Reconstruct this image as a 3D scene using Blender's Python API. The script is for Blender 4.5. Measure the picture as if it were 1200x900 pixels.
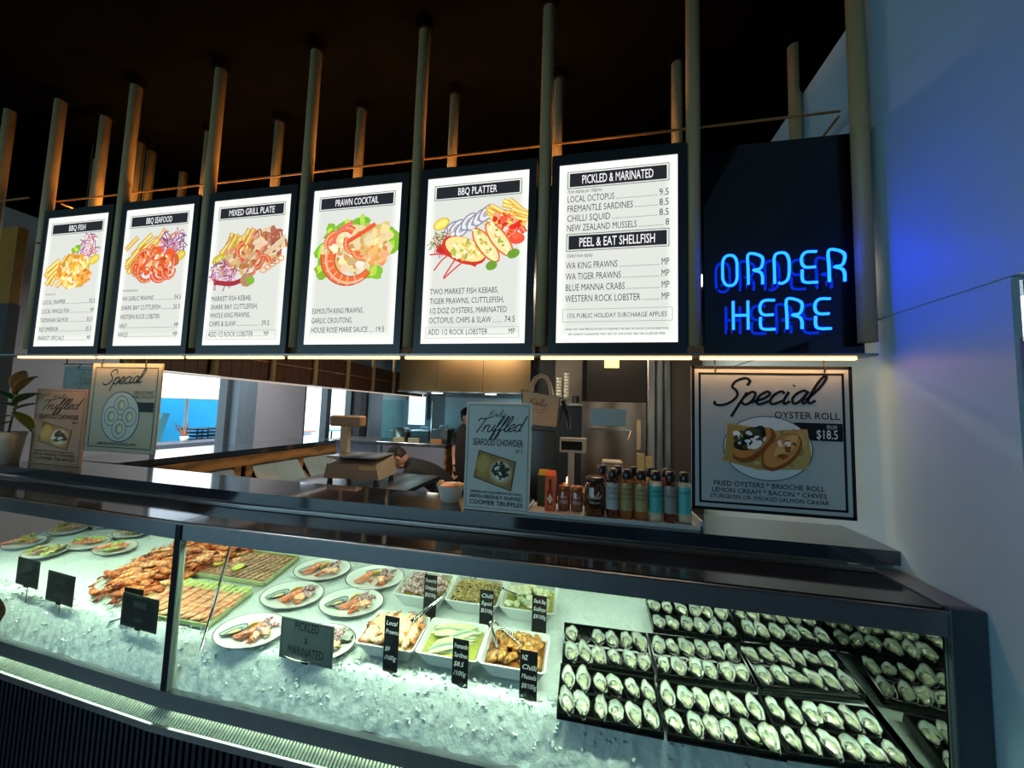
import bpy, bmesh, math, random
from mathutils import Vector, Matrix, noise
for o in list(bpy.data.objects): bpy.data.objects.remove(o)
S = bpy.context.scene; COL = S.collection
PI = math.pi
# ---------------------------------------------------------------- camera
YAW, PITCH, ROLL = 0.204, 0.0731, 0.0312
fw = Vector((-math.sin(YAW)*math.cos(PITCH), math.cos(YAW)*math.cos(PITCH), math.sin(PITCH)))
rt = Vector((math.cos(YAW), math.sin(YAW), 0)); up = rt.cross(fw)
r2 = rt*math.cos(ROLL)+up*math.sin(ROLL); u2 = up*math.cos(ROLL)-rt*math.sin(ROLL)
cd = bpy.data.cameras.new('camera'); cam = bpy.data.objects.new('camera', cd); COL.objects.link(cam)
cam.matrix_world = Matrix(((r2.x,u2.x,-fw.x,0),(r2.y,u2.y,-fw.y,0),(r2.z,u2.z,-fw.z,1.56),(0,0,0,1)))
cd.sensor_width = 36; cd.lens = 36*432.35/1200; cd.clip_start = .02; cd.clip_end = 200
S.camera = cam
# ---------------------------------------------------------------- world, daylight, exposure
S.view_settings.view_transform = 'Standard'; S.view_settings.look = 'None'
S.view_settings.exposure = 0.0; S.view_settings.gamma = 1
w = bpy.data.worlds.new('world'); S.world = w; w.use_nodes = True
bg = w.node_tree.nodes['Background']; bg.inputs[0].default_value = (.78,.9,1,1); bg.inputs[1].default_value = 2.6
def sun(rot, e, col):
    l = bpy.data.lights.new('sun','SUN'); l.energy = e; l.color = col; l.angle = .02
    o = bpy.data.objects.new('sun', l); COL.objects.link(o); o.rotation_euler = rot
sun((math.radians(38),0,math.radians(20)), 5.0, (1,.96,.88))
def area(name, loc, rot, sx, sy, e, col, spread=PI):
    l = bpy.data.lights.new(name,'AREA'); l.shape='RECTANGLE'; l.size=sx; l.size_y=sy; l.energy=e; l.color=col; l.spread=spread
    o = bpy.data.objects.new(name, l); COL.objects.link(o); o.location=loc; o.rotation_euler=rot; return o
# daylight of the open shopfront behind and left of the camera
area('shopfront_daylight', (-3.0,-3.6,1.7), (math.radians(90),0,math.radians(-12)), 3.6, 2.4, 70, (.46,.82,1))
# added blue fill from the left that brightens the rails and right wall
area('side_fill_light', (-4.9,-1.2,1.7), (math.radians(90),0,math.radians(-70)), 3.0, 1.8, 34, (.42,.78,1))
# ---------------------------------------------------------------- helpers
def s2l(c):
    f = lambda v: v/12.92 if v<=.04045 else ((v+.055)/1.055)**2.4
    return tuple(f(x/255.) for x in c[:3])
def hx(h): return s2l((int(h[0:2],16),int(h[2:4],16),int(h[4:6],16)))
MATS = {}
def mat(name, col, rough=.5, metal=0, var=.12, scale=25, bump=0, emit=0, spec=.5, trans=0, coat=0, wave=None, objvar=0, sss=0):
    if name in MATS: return MATS[name]
    if isinstance(col,str): col = hx(col)
    m = bpy.data.materials.new(name); m.use_nodes = True; nt = m.node_tree; b = nt.nodes['Principled BSDF']
    b.inputs['Roughness'].default_value = rough; b.inputs['Metallic'].default_value = metal
    b.inputs['Specular IOR Level'].default_value = spec; b.inputs['Transmission Weight'].default_value = trans
    b.inputs['Coat Weight'].default_value = coat
    if sss:
        b.inputs['Subsurface Weight'].default_value = sss; b.inputs['Subsurface Radius'].default_value = (.02,.02,.02); b.inputs['Subsurface Scale'].default_value=.3
    N = nt.nodes.new
    tc = N('ShaderNodeTexCoord'); no = N('ShaderNodeTexNoise'); no.inputs['Scale'].default_value = scale; no.inputs['Detail'].default_value = 4
    nt.links.new(tc.outputs['Object'], no.inputs['Vector'])
    src = no.outputs['Fac']
    if wave:
        wv = N('ShaderNodeTexWave'); wv.inputs['Scale'].default_value = wave[0]; wv.inputs['Distortion'].default_value = wave[1]; wv.bands_direction = wave[2]
        nt.links.new(tc.outputs['Object'], wv.inputs['Vector']); src = wv.outputs['Fac']
    mr = N('ShaderNodeMapRange'); mr.inputs['To Min'].default_value = 1-var*1.6; mr.inputs['To Max'].default_value = 1+var*1.2
    nt.links.new(src, mr.inputs['Value'])
    vm = N('ShaderNodeVectorMath'); vm.operation='SCALE'; vm.inputs[0].default_value = col
    nt.links.new(mr.outputs['Result'], vm.inputs['Scale'])
    out = vm.outputs[0]
    if objvar:
        oi = N('ShaderNodeObjectInfo'); m2 = N('ShaderNodeMapRange'); m2.inputs['To Min'].default_value = 1-objvar; m2.inputs['To Max'].default_value = 1+objvar
        nt.links.new(oi.outputs['Random'], m2.inputs['Value']); v2 = N('ShaderNodeVectorMath'); v2.operation='SCALE'
        nt.links.new(out, v2.inputs[0]); nt.links.new(m2.outputs['Result'], v2.inputs['Scale']); out = v2.outputs[0]
    nt.links.new(out, b.inputs['Base Color'])
    if emit:
        nt.links.new(out, b.inputs['Emission Color']); b.inputs['Emission Strength'].default_value = emit
    if bump:
        bp = N('ShaderNodeBump'); bp.inputs['Strength'].default_value = bump; bp.inputs['Distance'].default_value = .01
        nt.links.new(src, bp.inputs['Height']); nt.links.new(bp.outputs['Normal'], b.inputs['Normal'])
    MATS[name] = m; return m
def emis(name, col, strength):
    if name in MATS: return MATS[name]
    if isinstance(col,str): col = hx(col)
    m = bpy.data.materials.new(name); m.use_nodes = True; nt = m.node_tree; nt.nodes.clear()
    e = nt.nodes.new('ShaderNodeEmission'); e.inputs[0].default_value=(*col,1); e.inputs[1].default_value = strength
    o = nt.nodes.new('ShaderNodeOutputMaterial'); nt.links.new(e.outputs[0], o.inputs[0]); MATS[name]=m; return m
def vcol(name, emit=0, rough=.55, spec=.4, coat=0, noisev=0, sss=0, alpha=0):
    if name in MATS: return MATS[name]
    m = bpy.data.materials.new(name); m.use_nodes = True; nt = m.node_tree; b = nt.nodes['Principled BSDF']
    a = nt.nodes.new('ShaderNodeVertexColor'); a.layer_name = 'col'; out = a.outputs['Color']
    if noisev:
        tc = nt.nodes.new('ShaderNodeTexCoord'); no = nt.nodes.new('ShaderNodeTexNoise'); no.inputs['Scale'].default_value = 90; no.inputs['Detail'].default_value = 4
        oi = nt.nodes.new('ShaderNodeObjectInfo')
        nt.links.new(tc.outputs['Object'], no.inputs['Vector'])
        ad = nt.nodes.new('ShaderNodeMath'); ad.operation='MULTIPLY_ADD'; ad.inputs[1].default_value = .5
        nt.links.new(oi.outputs['Random'], ad.inputs[0]); nt.links.new(no.outputs['Fac'], ad.inputs[2])
        mr = nt.nodes.new('ShaderNodeMapRange'); mr.inputs['From Max'].default_value = 1.3; mr.inputs['To Min'].default_value = 1-noisev; mr.inputs['To Max'].default_value = 1+noisev
        nt.links.new(ad.outputs[0], mr.inputs['Value'])
        v = nt.nodes.new('ShaderNodeVectorMath'); v.operation='SCALE'; nt.links.new(out, v.inputs[0]); nt.links.new(mr.outputs['Result'], v.inputs['Scale']); out = v.outputs[0]
    b.inputs['Roughness'].default_value = rough; b.inputs['Specular IOR Level'].default_value = spec; b.inputs['Coat Weight'].default_value = coat
    if emit:
        b.inputs['Base Color'].default_value = (.02,.02,.02,1); b.inputs['Specular IOR Level'].default_value = .1
        nt.links.new(out, b.inputs['Emission Color']); b.inputs['Emission Strength'].default_value = emit
    else: nt.links.new(out, b.inputs['Base Color'])
    MATS[name]=m; return m
def glassmat(name, tint=(1,1,1), ior=1.45, gloss=(1,1,1), rough=0.0):
    if name in MATS: return MATS[name]
    m = bpy.data.materials.new(name); m.use_nodes = True; nt = m.node_tree; nt.nodes.clear(); N = nt.nodes.new
    t = N('ShaderNodeBsdfTransparent'); t.inputs[0].default_value=(*tint,1); g = N('ShaderNodeBsdfGlossy'); g.inputs[0].default_value=(*gloss,1); g.inputs['Roughness'].default_value = rough
    f = N('ShaderNodeFresnel'); f.inputs[0].default_value = ior; mx = N('ShaderNodeMixShader'); o = N('ShaderNodeOutputMaterial')
    ge = N('ShaderNodeNewGeometry'); mm = N('ShaderNodeMath'); mm.operation='SUBTRACT'; mm.use_clamp=True; nt.links.new(f.outputs[0], mm.inputs[0]); nt.links.new(ge.outputs['Backfacing'], mm.inputs[1])
    nt.links.new(mm.outputs[0], mx.inputs[0]); nt.links.new(t.outputs[0], mx.inputs[1]); nt.links.new(g.outputs[0], mx.inputs[2]); nt.links.new(mx.outputs[0], o.inputs[0])
    MATS[name]=m; return m

class MB:
    """mesh builder: collects shapes, then links them as ONE object"""
    def __init__(s): s.v=[]; s.f=[]; s.mi=[]; s.c=[]; s.k=0; s.col=(1,1,1)
    def mset(s,k): s.k=k; return s
    def add(s, vs, fs, M=None):
        n=len(s.v)
        for p in vs:
            p=Vector(p); s.v.append(tuple(M@p) if M else tuple(p)); s.c.append(s.col)
        for q in fs: s.f.append(tuple(i+n for i in q)); s.mi.append(s.k)
        return s
    def box(s,x0,x1,y0,y1,z0,z1,M=None,b=0):
        if b:
            b=min(b,(x1-x0)*.45,(y1-y0)*.45,(z1-z0)*.45)
            bm=bmesh.new(); bmesh.ops.create_cube(bm,size=1)
            for v in bm.verts: v.co=Vector(((x0+x1)/2+v.co.x*(x1-x0),(y0+y1)/2+v.co.y*(y1-y0),(z0+z1)/2+v.co.z*(z1-z0)))
            bmesh.ops.bevel(bm,geom=bm.edges[:],offset=b,segments=1,affect='EDGES',profile=.5)
            bm.verts.index_update(); s.add([v.co for v in bm.verts],[[v.index for v in f.verts] for f in bm.faces],M); bm.free(); return s
        return s.add([(x0,y0,z0),(x1,y0,z0),(x1,y1,z0),(x0,y1,z0),(x0,y0,z1),(x1,y0,z1),(x1,y1,z1),(x0,y1,z1)],
          [(0,3,2,1),(4,5,6,7),(0,1,5,4),(1,2,6,5),(2,3,7,6),(3,0,4,7)],M)
    def hexa(s,P): # 8 points, bottom 4 ccw then top 4
        return s.add(P,[(0,3,2,1),(4,5,6,7),(0,1,5,4),(1,2,6,5),(2,3,7,6),(3,0,4,7)])
    def tube(s,pts,rad,n=8,cap=True,flat=1.0,upv=None,M=None,closed=False):
        pts=[Vector(p) for p in pts]; m=len(pts)
        if not isinstance(rad,(list,tuple)): rad=[rad]*m
        vs=[];fs=[]
        pa=None
        for i,p in enumerate(pts):
            if closed: t=(pts[(i+1)%m]-pts[i-1]).normalized()
            else: t=(pts[min(i+1,m-1)]-pts[max(i-1,0)]).normalized()
            if pa is None:
                a=Vector(upv) if upv else (Vector((0,0,1)) if abs(t.z)<.9 else Vector((1,0,0)))
                a=(a-t*a.dot(t)).normalized()
            else:
                a=(pa-t*pa.dot(t)); a=a.normalized() if a.length>1e-6 else pa
            pa=a; b=t.cross(a)
            for k in range(n):
                th=2*PI*k/n; vs.append(p+(a*math.cos(th)*flat+b*math.sin(th))*rad[i])
        for i in range(m if closed else m-1):
            j=(i+1)%m
            for k in range(n):
                k2=(k+1)%n; fs.append((i*n+k,j*n+k,j*n+k2,i*n+k2)[::-1])
        if cap and not closed: fs.append(tuple(range(n))); fs.append(tuple(range((m-1)*n,m*n))[::-1])
        return s.add(vs,fs,M)
    def lathe(s,prof,n=24,M=None,c=(0,0,0)):
        vs=[];fs=[]
        for r,z in prof:
            for k in range(n):
                t=2*PI*k/n; vs.append((c[0]+r*math.cos(t),c[1]+r*math.sin(t),c[2]+z))
        for i in range(len(prof)-1):
            for k in range(n):
                k2=(k+1)%n; fs.append((i*n+k,i*n+k2,(i+1)*n+k2,(i+1)*n+k))
        if prof[0][0]>1e-4: fs.append(tuple(range(n))[::-1])
        if prof[-1][0]>1e-4: fs.append(tuple(range((len(prof)-1)*n,len(prof)*n)))
        return s.add(vs,fs,M)
    def blob(s,c,r,n=10,m=6,nz=0,seed=0,fr=1,M=None):
        vs=[];fs=[]
        for i in range(m+1):
            ph=PI*i/m
            for k in range(n):
                t=2*PI*k/n; d=Vector((math.sin(ph)*math.cos(t),math.sin(ph)*math.sin(t),-math.cos(ph)))
                q=1+(nz*noise.noise(d*fr+Vector((seed*7.1,seed*3.3,0))) if nz else 0)
                vs.append((c[0]+d.x*r[0]*q,c[1]+d.y*r[1]*q,c[2]+d.z*r[2]*q))
        for i in range(m):
            for k in range(n):
                k2=(k+1)%n; fs.append((i*n+k,i*n+k2,(i+1)*n+k2,(i+1)*n+k))
        return s.add(vs,fs,M)
    def mesh(s,name,mats,smooth=False,vc=False):
        me=bpy.data.meshes.new(name); me.from_pydata(s.v,[],s.f)
        for m in (mats if isinstance(mats,(list,tuple)) else [mats]): me.materials.append(m)
        if any(s.mi): me.polygons.foreach_set('material_index',s.mi)
        if smooth: me.polygons.foreach_set('use_smooth',[True]*len(s.f))
        if vc:
            at=me.color_attributes.new('col','FLOAT_COLOR','POINT'); fl=[]
            for c in s.c: fl+= [c[0],c[1],c[2],1]
            at.data.foreach_set('color',fl)
        me.update(); return me
    def build(s,name,mats,parent=None,smooth=False,vc=False,loc=None,kind=None):
        o=bpy.data.objects.new(name,s.mesh(name,mats,smooth,vc)); COL.objects.link(o)
        if parent: o.parent=parent
        if loc: o.location=loc
        if kind: o['kind']=kind
        return o
def tag(o,label,cat,group=None,kind=None):
    o['label']=label; o['category']=cat
    if group: o['group']=group
    if kind: o['kind']=kind
    return o
def thing(name,label,cat,loc=(0,0,0),rot=(0,0,0),group=None):
    o=bpy.data.objects.new(name,None); COL.objects.link(o); o.location=loc; o.rotation_euler=rot; o.empty_display_size=.05
    return tag(o,label,cat,group)
def inst(me,name,label,cat,loc,rot=(0,0,0),sc=1,group=None,parent=None):
    o=bpy.data.objects.new(name,me); COL.objects.link(o); o.location=loc; o.rotation_euler=rot; o.scale=(sc,sc,sc) if not isinstance(sc,tuple) else sc
    if parent: o.parent=parent
    elif label: tag(o,label,cat,group)
    return o
def struct(name,mb,m,smooth=False,label=None):
    o=mb.build(name,m,None,smooth); o['kind']='structure'
    if label: o['label']=label
    return o
# ---------------------------------------------------------------- flat print (lettering, printed pictures)
GL={}
def _font():
    cu=bpy.data.curves.new('glyph','FONT'); cu.resolution_u=2; ob=bpy.data.objects.new('glyph',cu); COL.objects.link(ob)
    def m(body,off):
        cu.body=body; cu.offset=off; dg=bpy.context.evaluated_depsgraph_get(); dg.update()
        e=ob.evaluated_get(dg); me=e.to_mesh(); v=[(p.co.x,p.co.y) for p in me.vertices]; f=[tuple(q.vertices) for q in me.polygons]; e.to_mesh_clear(); return v,f
    bar=max(x for x,y in m('|',0)[0])
    for ch in "ABCDEFGHIJKLMNOPQRSTUVWXYZabcdefghijklmnopqrstuvwxyz0123456789&.,$%/-'* ":
        adv=max(x for x,y in m(ch+'|',0)[0])-bar
        for off in (0,.007):
            GL[ch,off>0]=(m(ch,off) if ch!=' ' else ([],[]))+(adv,)
    GL['M',True]=GL['M',False]; bpy.data.objects.remove(ob); bpy.data.curves.remove(cu)
_font()
HAND={'a':(1.05,[[(.9,.75),(.6,1),(.2,.8),(.05,.4),(.3,0),(.65,.2),(.9,.9)],[(.9,.95),(.8,.3),(.95,0),(1.2,.2)]]),
'c':(.95,[[(.85,.8),(.55,1),(.15,.7),(.1,.25),(.4,0),(1.0,.25)]]),
'e':(.95,[[(-.1,.25),(.5,.45),(.78,.8),(.5,1),(.12,.7),(.1,.25),(.4,0),(1.0,.25)]]),
'i':(.58,[[(.15,.95),(.08,.3),(.25,0),(.55,.2)],[(.27,1.38),(.31,1.46)]]),
'l':(.62,[[(-.05,.2),(.45,1.1),(.62,1.85),(.45,2.1),(.22,1.6),(.1,.4),(.3,0),(.65,.2)]]),
'p':(1.1,[[(.2,1),(.02,0),(-.1,-.95)],[(.12,.6),(.5,1),(.85,.85),(.85,.3),(.5,0),(.15,.2)],[(.8,.15),(1.2,.3)]]),
'S':(1.55,[[(1.5,1.55),(1.55,1.9),(1.1,2.15),(.55,1.95),(.45,1.5),(.9,1.15),(1.15,.7),(.85,.2),(.3,0),(-.2,.1),(-.3,.35)]]),
'T':(1.15,[[(-.1,1.5),(.05,1.9),(.7,1.85),(1.8,2.1)],[(.95,1.9),(.7,1),(.35,-.1)]]),
'r':(.7,[[(.15,.95),(.05,0)],[(.1,.4),(.35,.9),(.7,.95)]]),
'u':(1.1,[[(.15,1),(.05,.3),(.3,0),(.7,.3),(.9,1)],[(.9,1),(.8,.25),(1.1,.1)]]),
'f':(.72,[[(0,.3),(.5,1.3),(.7,1.95),(.52,2.1),(.3,1.4),(.05,0),(-.12,-.85),(.05,-1),(.2,-.4),(.2,.1),(.7,.35)]]),
'd':(1.05,[[(.85,.75),(.5,1),(.1,.7),(.1,.2),(.4,0),(.75,.3),(1.05,2.1)],[(.95,1.2),(.83,.2),(1.1,0)]]),
's':(.7,[[(.0,.2),(.4,1),(.6,.5),(.45,.02),(.1,.1)]]),
'K':(1.2,[[(.3,2),(0,0)],[(1.2,2),(.25,.95),(.5,.8),(1.1,0)]])}
def crom(P,n=5):
    if len(P)<3: return list(P)
    P=[Vector(p) for p in P]; Q=[P[0]*2-P[1]]+P+[P[-1]*2-P[-2]]; out=[]
    for i in range(1,len(Q)-2):
        a,b,c,d=Q[i-1:i+3]
        for k in range(n):
            t=k/n; out.append(.5*((2*b)+(c-a)*t+(2*a-5*b+4*c-d)*t*t+(3*b-a-3*c+d)*t**3))
    out.append(P[-1]); return out
class Print:
    def __init__(s,dy=-2e-5,y0=-.0006): s.v=[];s.f=[];s.c=[];s.y=y0;s.dy=dy
    def _put(s,pts,faces,col):
        if isinstance(col,str): col=hx(col)
        n=len(s.v); s.v+=[(p[0],s.y,p[1]) for p in pts]; s.c+=[col]*len(pts); s.f+=[tuple(i+n for i in f) for f in faces]
    def poly(s,pts,col): s._put(pts,[tuple(range(len(pts)))],col); s.y+=s.dy
    def rect(s,x0,z0,x1,z1,col): s.poly([(x0,z0),(x1,z0),(x1,z1),(x0,z1)],col)
    def frame(s,x0,z0,x1,z1,w,col):
        for a in ((x0,z0,x1,z0+w),(x0,z1-w,x1,z1),(x0,z0,x0+w,z1),(x1-w,z0,x1,z1)): s._put([(a[0],a[1]),(a[2],a[1]),(a[2],a[3]),(a[0],a[3])],[(0,1,2,3)],col)
        s.y+=s.dy
    def ell(s,x,z,rx,rz,col,rot=0,n=20,nz=0,seed=0):
        P=[]
        for k in range(n):
            t=2*PI*k/n; q=1+nz*noise.noise(Vector((math.cos(t)*2+seed,math.sin(t)*2,seed*1.7))); a,b=rx*math.cos(t)*q,rz*math.sin(t)*q
            P.append((x+a*math.cos(rot)-b*math.sin(rot),z+a*math.sin(rot)+b*math.cos(rot)))
        s.poly(P,col)
    def ring(s,x,z,rx,rz,w,col,n=40):
        P=[]
        for k in range(n):
            t=2*PI*k/n; P+=[(x+rx*math.cos(t),z+rz*math.sin(t)),(x+(rx-w)*math.cos(t),z+(rz-w)*math.sin(t))]
        s._put(P,[(2*k,(2*k+2)%(2*n),(2*k+3)%(2*n),2*k+1) for k in range(n)],col); s.y+=s.dy
    def stroke(s,pts,wd,col,w1=None,smooth=True):
        P=[Vector(p) for p in (crom(pts) if smooth else pts)]; m=len(P); V=[]
        for i,p in enumerate(P):
            t=(P[min(i+1,m-1)]-P[max(i-1,0)]); t=t.normalized() if t.length>1e-9 else Vector((1,0))
            nn=Vector((-t.y,t.x)); ww=wd if w1 is None else wd+(w1-wd)*i/(m-1)
            V+=[p+nn*ww/2,p-nn*ww/2]
        s._put(V,[(2*i,2*i+1,2*i+3,2*i+2) for i in range(m-1)],col); s.y+=s.dy
    def width(s,t,h,sx): return sum(GL.get((c,False),([],[],.5))[2] for c in t)*h/.69*sx
    def text(s,t,x,z,h,col,sx=.6,al='L',bold=False,sh=0,fit=None):
        k=h/.69
        if fit: sx=fit/(s.width(t,h,1) or 1)
        W=s.width(t,h,sx); x0=x-(W/2 if al=='C' else W if al=='R' else 0)
        for c in t:
            g=GL.get((c,bold)) or GL[('.',bold)]
            s._put([(x0+(vx+vy*sh)*k*sx,z+vy*k) for vx,vy in g[0]],g[1],col); x0+=g[2]*k*sx
        s.y+=s.dy; return W
    def hand(s,t,x,z,h,wd,col,sx=1,sh=.35,al='L',slope=0):
        W=sum(HAND[c][0] for c in t)*h*sx
        if al=='C': x-=W/2
        x0=x
        for c in t:
            a,st=HAND[c]
            for q in st: s.stroke([(x0+(px+py*sh)*h*sx,z+py*h+(x0-x+px*h*sx)*slope) for px,py in q],wd,col)
            x0+=a*h*sx
        return W
    def build(s,name,m,parent,loc=(0,0,0),rad=None,label=None):
        V=s.v
        if rad: V=[((rad-y)*math.sin(x/rad),-(rad-y)*math.cos(x/rad),z) for x,y,z in V]
        me=bpy.data.meshes.new(name); me.from_pydata(V,[],s.f); me.materials.append(m)
        at=me.color_attributes.new('col','FLOAT_COLOR','POINT'); fl=[]
        for c in s.c: fl+=[c[0],c[1],c[2],1]
        at.data.foreach_set('color',fl); o=bpy.data.objects.new(name,me); COL.objects.link(o); o.parent=parent; o.location=loc
        if label: o['label']=label
        return o
# ---------------------------------------------------------------- materials
M_black=mat('black_powdercoat',(.012,.013,.015),.45,0,.2,60)
M_ceil=mat('ceiling_black_paint',(.0012,.0012,.0015),.95,0,.3,6,spec=0)
M_wall=mat('wall_satin_paint',hx('a0bac8'),.38,0,.04,3)
M_wallk=mat('kitchen_wall_paint',hx('8d8a84'),.6,0,.08,4)
M_floor=mat('floor_concrete',hx('4a4744'),.5,0,.2,8)
M_steel=mat('brushed_steel',(.42,.41,.39),.28,1,.25,3,wave=(1.5,6,'X'))
M_steel2=mat('dull_steel',(.30,.30,.30),.35,1,.2,30)
M_chrome=mat('chrome',(.75,.75,.76),.12,1,.05,20)
M_counter=mat('counter_dark_stone',(.016,.021,.03),.08,0,.35,90,spec=.9,coat=.6)
M_dark=mat('dark_glossy_panel',(.010,.012,.014),.08,0,.1,10,spec=.5)
M_rail=mat('gunmetal_rail',(.27,.29,.31),.42,.85,.1,40)
M_navy=mat('navy_slat_paint',(.006,.009,.018),.5,0,.2,12)
M_wood=mat('oak_timber',hx('8a6238'),.5,0,.3,6,wave=(3,6,'Z'))
M_dwood=mat('dark_walnut_panel',hx('4a2a17'),.5,0,.35,14)
M_pole=mat('pale_timber_pole',hx('a58c62'),.55,0,.1,40)
M_white=mat('white_ceramic',hx('e8ece8'),.18,0,.02,10)
M_brass=mat('copper_rod',hx('c08a50'),.35,.7,.1,30)
M_glass=glassmat('clear_case_glass',(.97,.99,.98),1.28,(.8,.8,.8))
M_glassd=glassmat('window_glass',(.95,.98,1),1.3)
M_print=vcol('printed_ink',rough=.6,spec=.2)
M_lit=vcol('backlit_print',emit=1.0); M_litpic=vcol('backlit_picture',emit=1.05,noisev=.32)
M_amber=emis('amber_led',(1,.46,.16),5.5)
M_black2=mat('black_plastic',(.012,.013,.014),.25,0,.2,60)
# ---------------------------------------------------------------- the room
CZ=3.2
struct('floor',MB().box(-14,2.6,-4.2,12,-.05,0),M_floor)
struct('ceiling',MB().box(-5.2,2.6,-4.2,9,CZ,CZ+.1),M_ceil)
wr=struct('wall_right',MB().box(.87,.885,.955,9,0,1.868).box(.866,1.0,-4.2,9,1.876,CZ).box(.872,1.0,.955,9,1.868,1.876),M_wall)
door=struct('door_1',MB().box(.888,.94,-.3,.952,0,1.866),mat('door_dark_paint',(.02,.014,.03),.5))
MB().box(.872,.8875,.93,.950,1.63,1.74,b=.004).build('door_latch',mat('grey_latch',hx('6a6480'),.7,0),door)
for z in (1.625,1.735): MB().lathe([(.0,0),(.008,0),(.008,.01),(0,.01)],10,Matrix.Translation((.878,.940,z))).build('screw',M_chrome,door)
struct('wall_back',MB().box(-5.2,1,8.6,8.7,0,CZ),mat('teal_glass_splashback',hx('6f8f92'),.25,0,.1,2))
struct('wall_front',MB().box(-5.2,2.6,-4.3,-4.2,0,CZ).box(2.5,2.6,-4.2,1,0,CZ),M_wallk)
struct('trim_1',MB().box(.845,.869,1.34,8.5,2.93,CZ-.001),M_ceil)
# window wall on the left, X=-5
wl=MB()
wl.box(-5.2,-5,-4.2,8.6,0,.78).box(-5.2,-5,-4.2,8.6,2.35,CZ).box(-5.2,-5,-4.2,3.42,.78,2.35)
struct('wall_left',wl,mat('window_wall_paint',hx('b9b6b4'),.6,0,.05,3))
struct('wall_left',MB().box(-5.15,-4.98,4.72,5.75,.78,2.35),mat('pale_panel_paint',hx('c4bfc0'),.6,0,.04,2),label='pale solid panel between the window bays')
M_frame=mat('window_frame_grey',hx('5e6668'),.4,.4)
def window(n,y0,y1):
    o=struct('window_%d'%n,MB().box(-5.14,-5.0,y0,y0+.06,.78,2.35).box(-5.14,-5.0,y1-.06,y1,.78,2.35).box(-5.14,-5,y0+.06,y1-.06,.78,.84).box(-5.14,-5,y0+.06,y1-.06,2.29,2.35),M_frame)
    MB().box(-5.08,-5.07,y0+.06,y1-.06,.84,2.29).build('pane',M_glassd,o)
window(1,3.42,4.36); window(2,5.75,6.42); window(3,6.42,7.16)
struct('trim_2',MB().box(-5.05,-4.86,4.36,4.5,0,2.4).box(-5.05,-4.93,4.5,4.72,0,2.4),mat('pale_blue_post',hx('8fa0a8'),.5,.2))
struct('trim_3',MB().box(-5.05,-4.8,7.16,7.45,0,2.4),mat('dark_post',(.05,.045,.05),.5))
struct('trim_4',MB().box(-5.05,-4.75,7.45,7.95,0,2.4),mat('blue_white_post',hx('b6c8d6'),.5))
# bright reflection right of the posts, built as a window whose pane glows
wb=struct('window_4',MB().box(-4.45,-4.38,8.5,8.6,1.1,2.15).box(-3.92,-3.86,8.5,8.6,1.1,2.15).box(-4.38,-3.92,8.5,8.6,1.1,1.15),M_frame)
MB().box(-4.38,-3.92,8.55,8.56,1.15,2.15).build('pane',emis('glowing_pane',(.82,.95,1),2.2),wb)
# ---------------------------------------------------------------- outside
t=thing('blue_awning','bright blue canvas side screen of the stall outside the window','awning',(-10.5,7.5,0))
MB().box(-.03,.03,-2.7,1.7,.1,1.63).build('screen',mat('blue_canvas',hx('12a0d8'),.7,0,.12,2),t)
for y in (-2.68,1.68): MB().tube([(0.05,y,0),(0.05,y,1.65)],.03).build('post',M_white,t)
t=thing('market_umbrella','large white market umbrella outside the left window','umbrella',(-8.2,6.2,0))
um=MB(); N=8; R=1.9
vs=[(0,0,2.75)]+[(R*math.cos(2*PI*(k+.5)/N),R*math.sin(2*PI*(k+.5)/N),1.78) for k in range(N)]+[(R*math.cos(2*PI*(k+.5)/N),R*math.sin(2*PI*(k+.5)/N),1.6) for k in range(N)]
um.add(vs,[(0,1+k,1+(k+1)%N) for k in range(N)]+[(1+k,9+k,9+(k+1)%N,1+(k+1)%N) for k in range(N)])
um.build('canopy',mat('white_canvas',hx('f4f4f0'),.8,0,.02,5,emit=0),t)
MB().tube([(0,0,0),(0,0,2.7)],.03).build('pole',M_white,t)
for k in range(N): MB().tube([(0,0,2.7),vs[1+k]],.012,6).build('rib',M_white,t)
for i,(x,y) in enumerate([(-8.3,6.6),(-8.3,7.15)]):
    t=thing('chair_stack',['stack of black outdoor chairs under the umbrella, nearer the sign','stack of black outdoor chairs under the umbrella, nearer the window post'][i],'chairs',(x,y,0))
    for k in range(4): MB().box(-.22,.22,-.24,.24,.72+k*.075,.745+k*.075,b=.01).build('seat',M_black,t)
    for sx in (-.2,.2):
        for sy in (-.21,.21): MB().tube([(sx,sy,0),(sx,sy,.98)],.014,6).build('leg',M_black,t)
t=thing('outdoor_bench','long grey outdoor bar bench below the stacked chairs','bench',(-6.6,5.2,0))
MB().box(-.2,.2,-1.6,1.0,.80,.88,b=.01).build('top',mat('grey_bench',hx('6a6f78'),.5),t)
for y in (-1.4,.8): MB().box(-.15,.15,y-.05,y+.05,0,.80).build('leg',M_black,t)
t=thing('deck_chair','cyan canvas deck chair leaning outside the left window','chair',(-8.5,5.75,0))
MB().hexa([(-.2,-.25,.3),(.2,-.25,.3),(.2,.0,.3),(-.2,.0,.3),(-.2,.1,1.3),(.2,.1,1.3),(.2,.22,1.3),(-.2,.22,1.3)]).build('sling',mat('cyan_canvas',hx('7fe0f0'),.6),t)
MB().tube([(0,.5,0),(0,-.3,1.5)],.03).tube([(0,-.3,0),(0,.3,1.2)],.03).build('frame',M_white,t)
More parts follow.
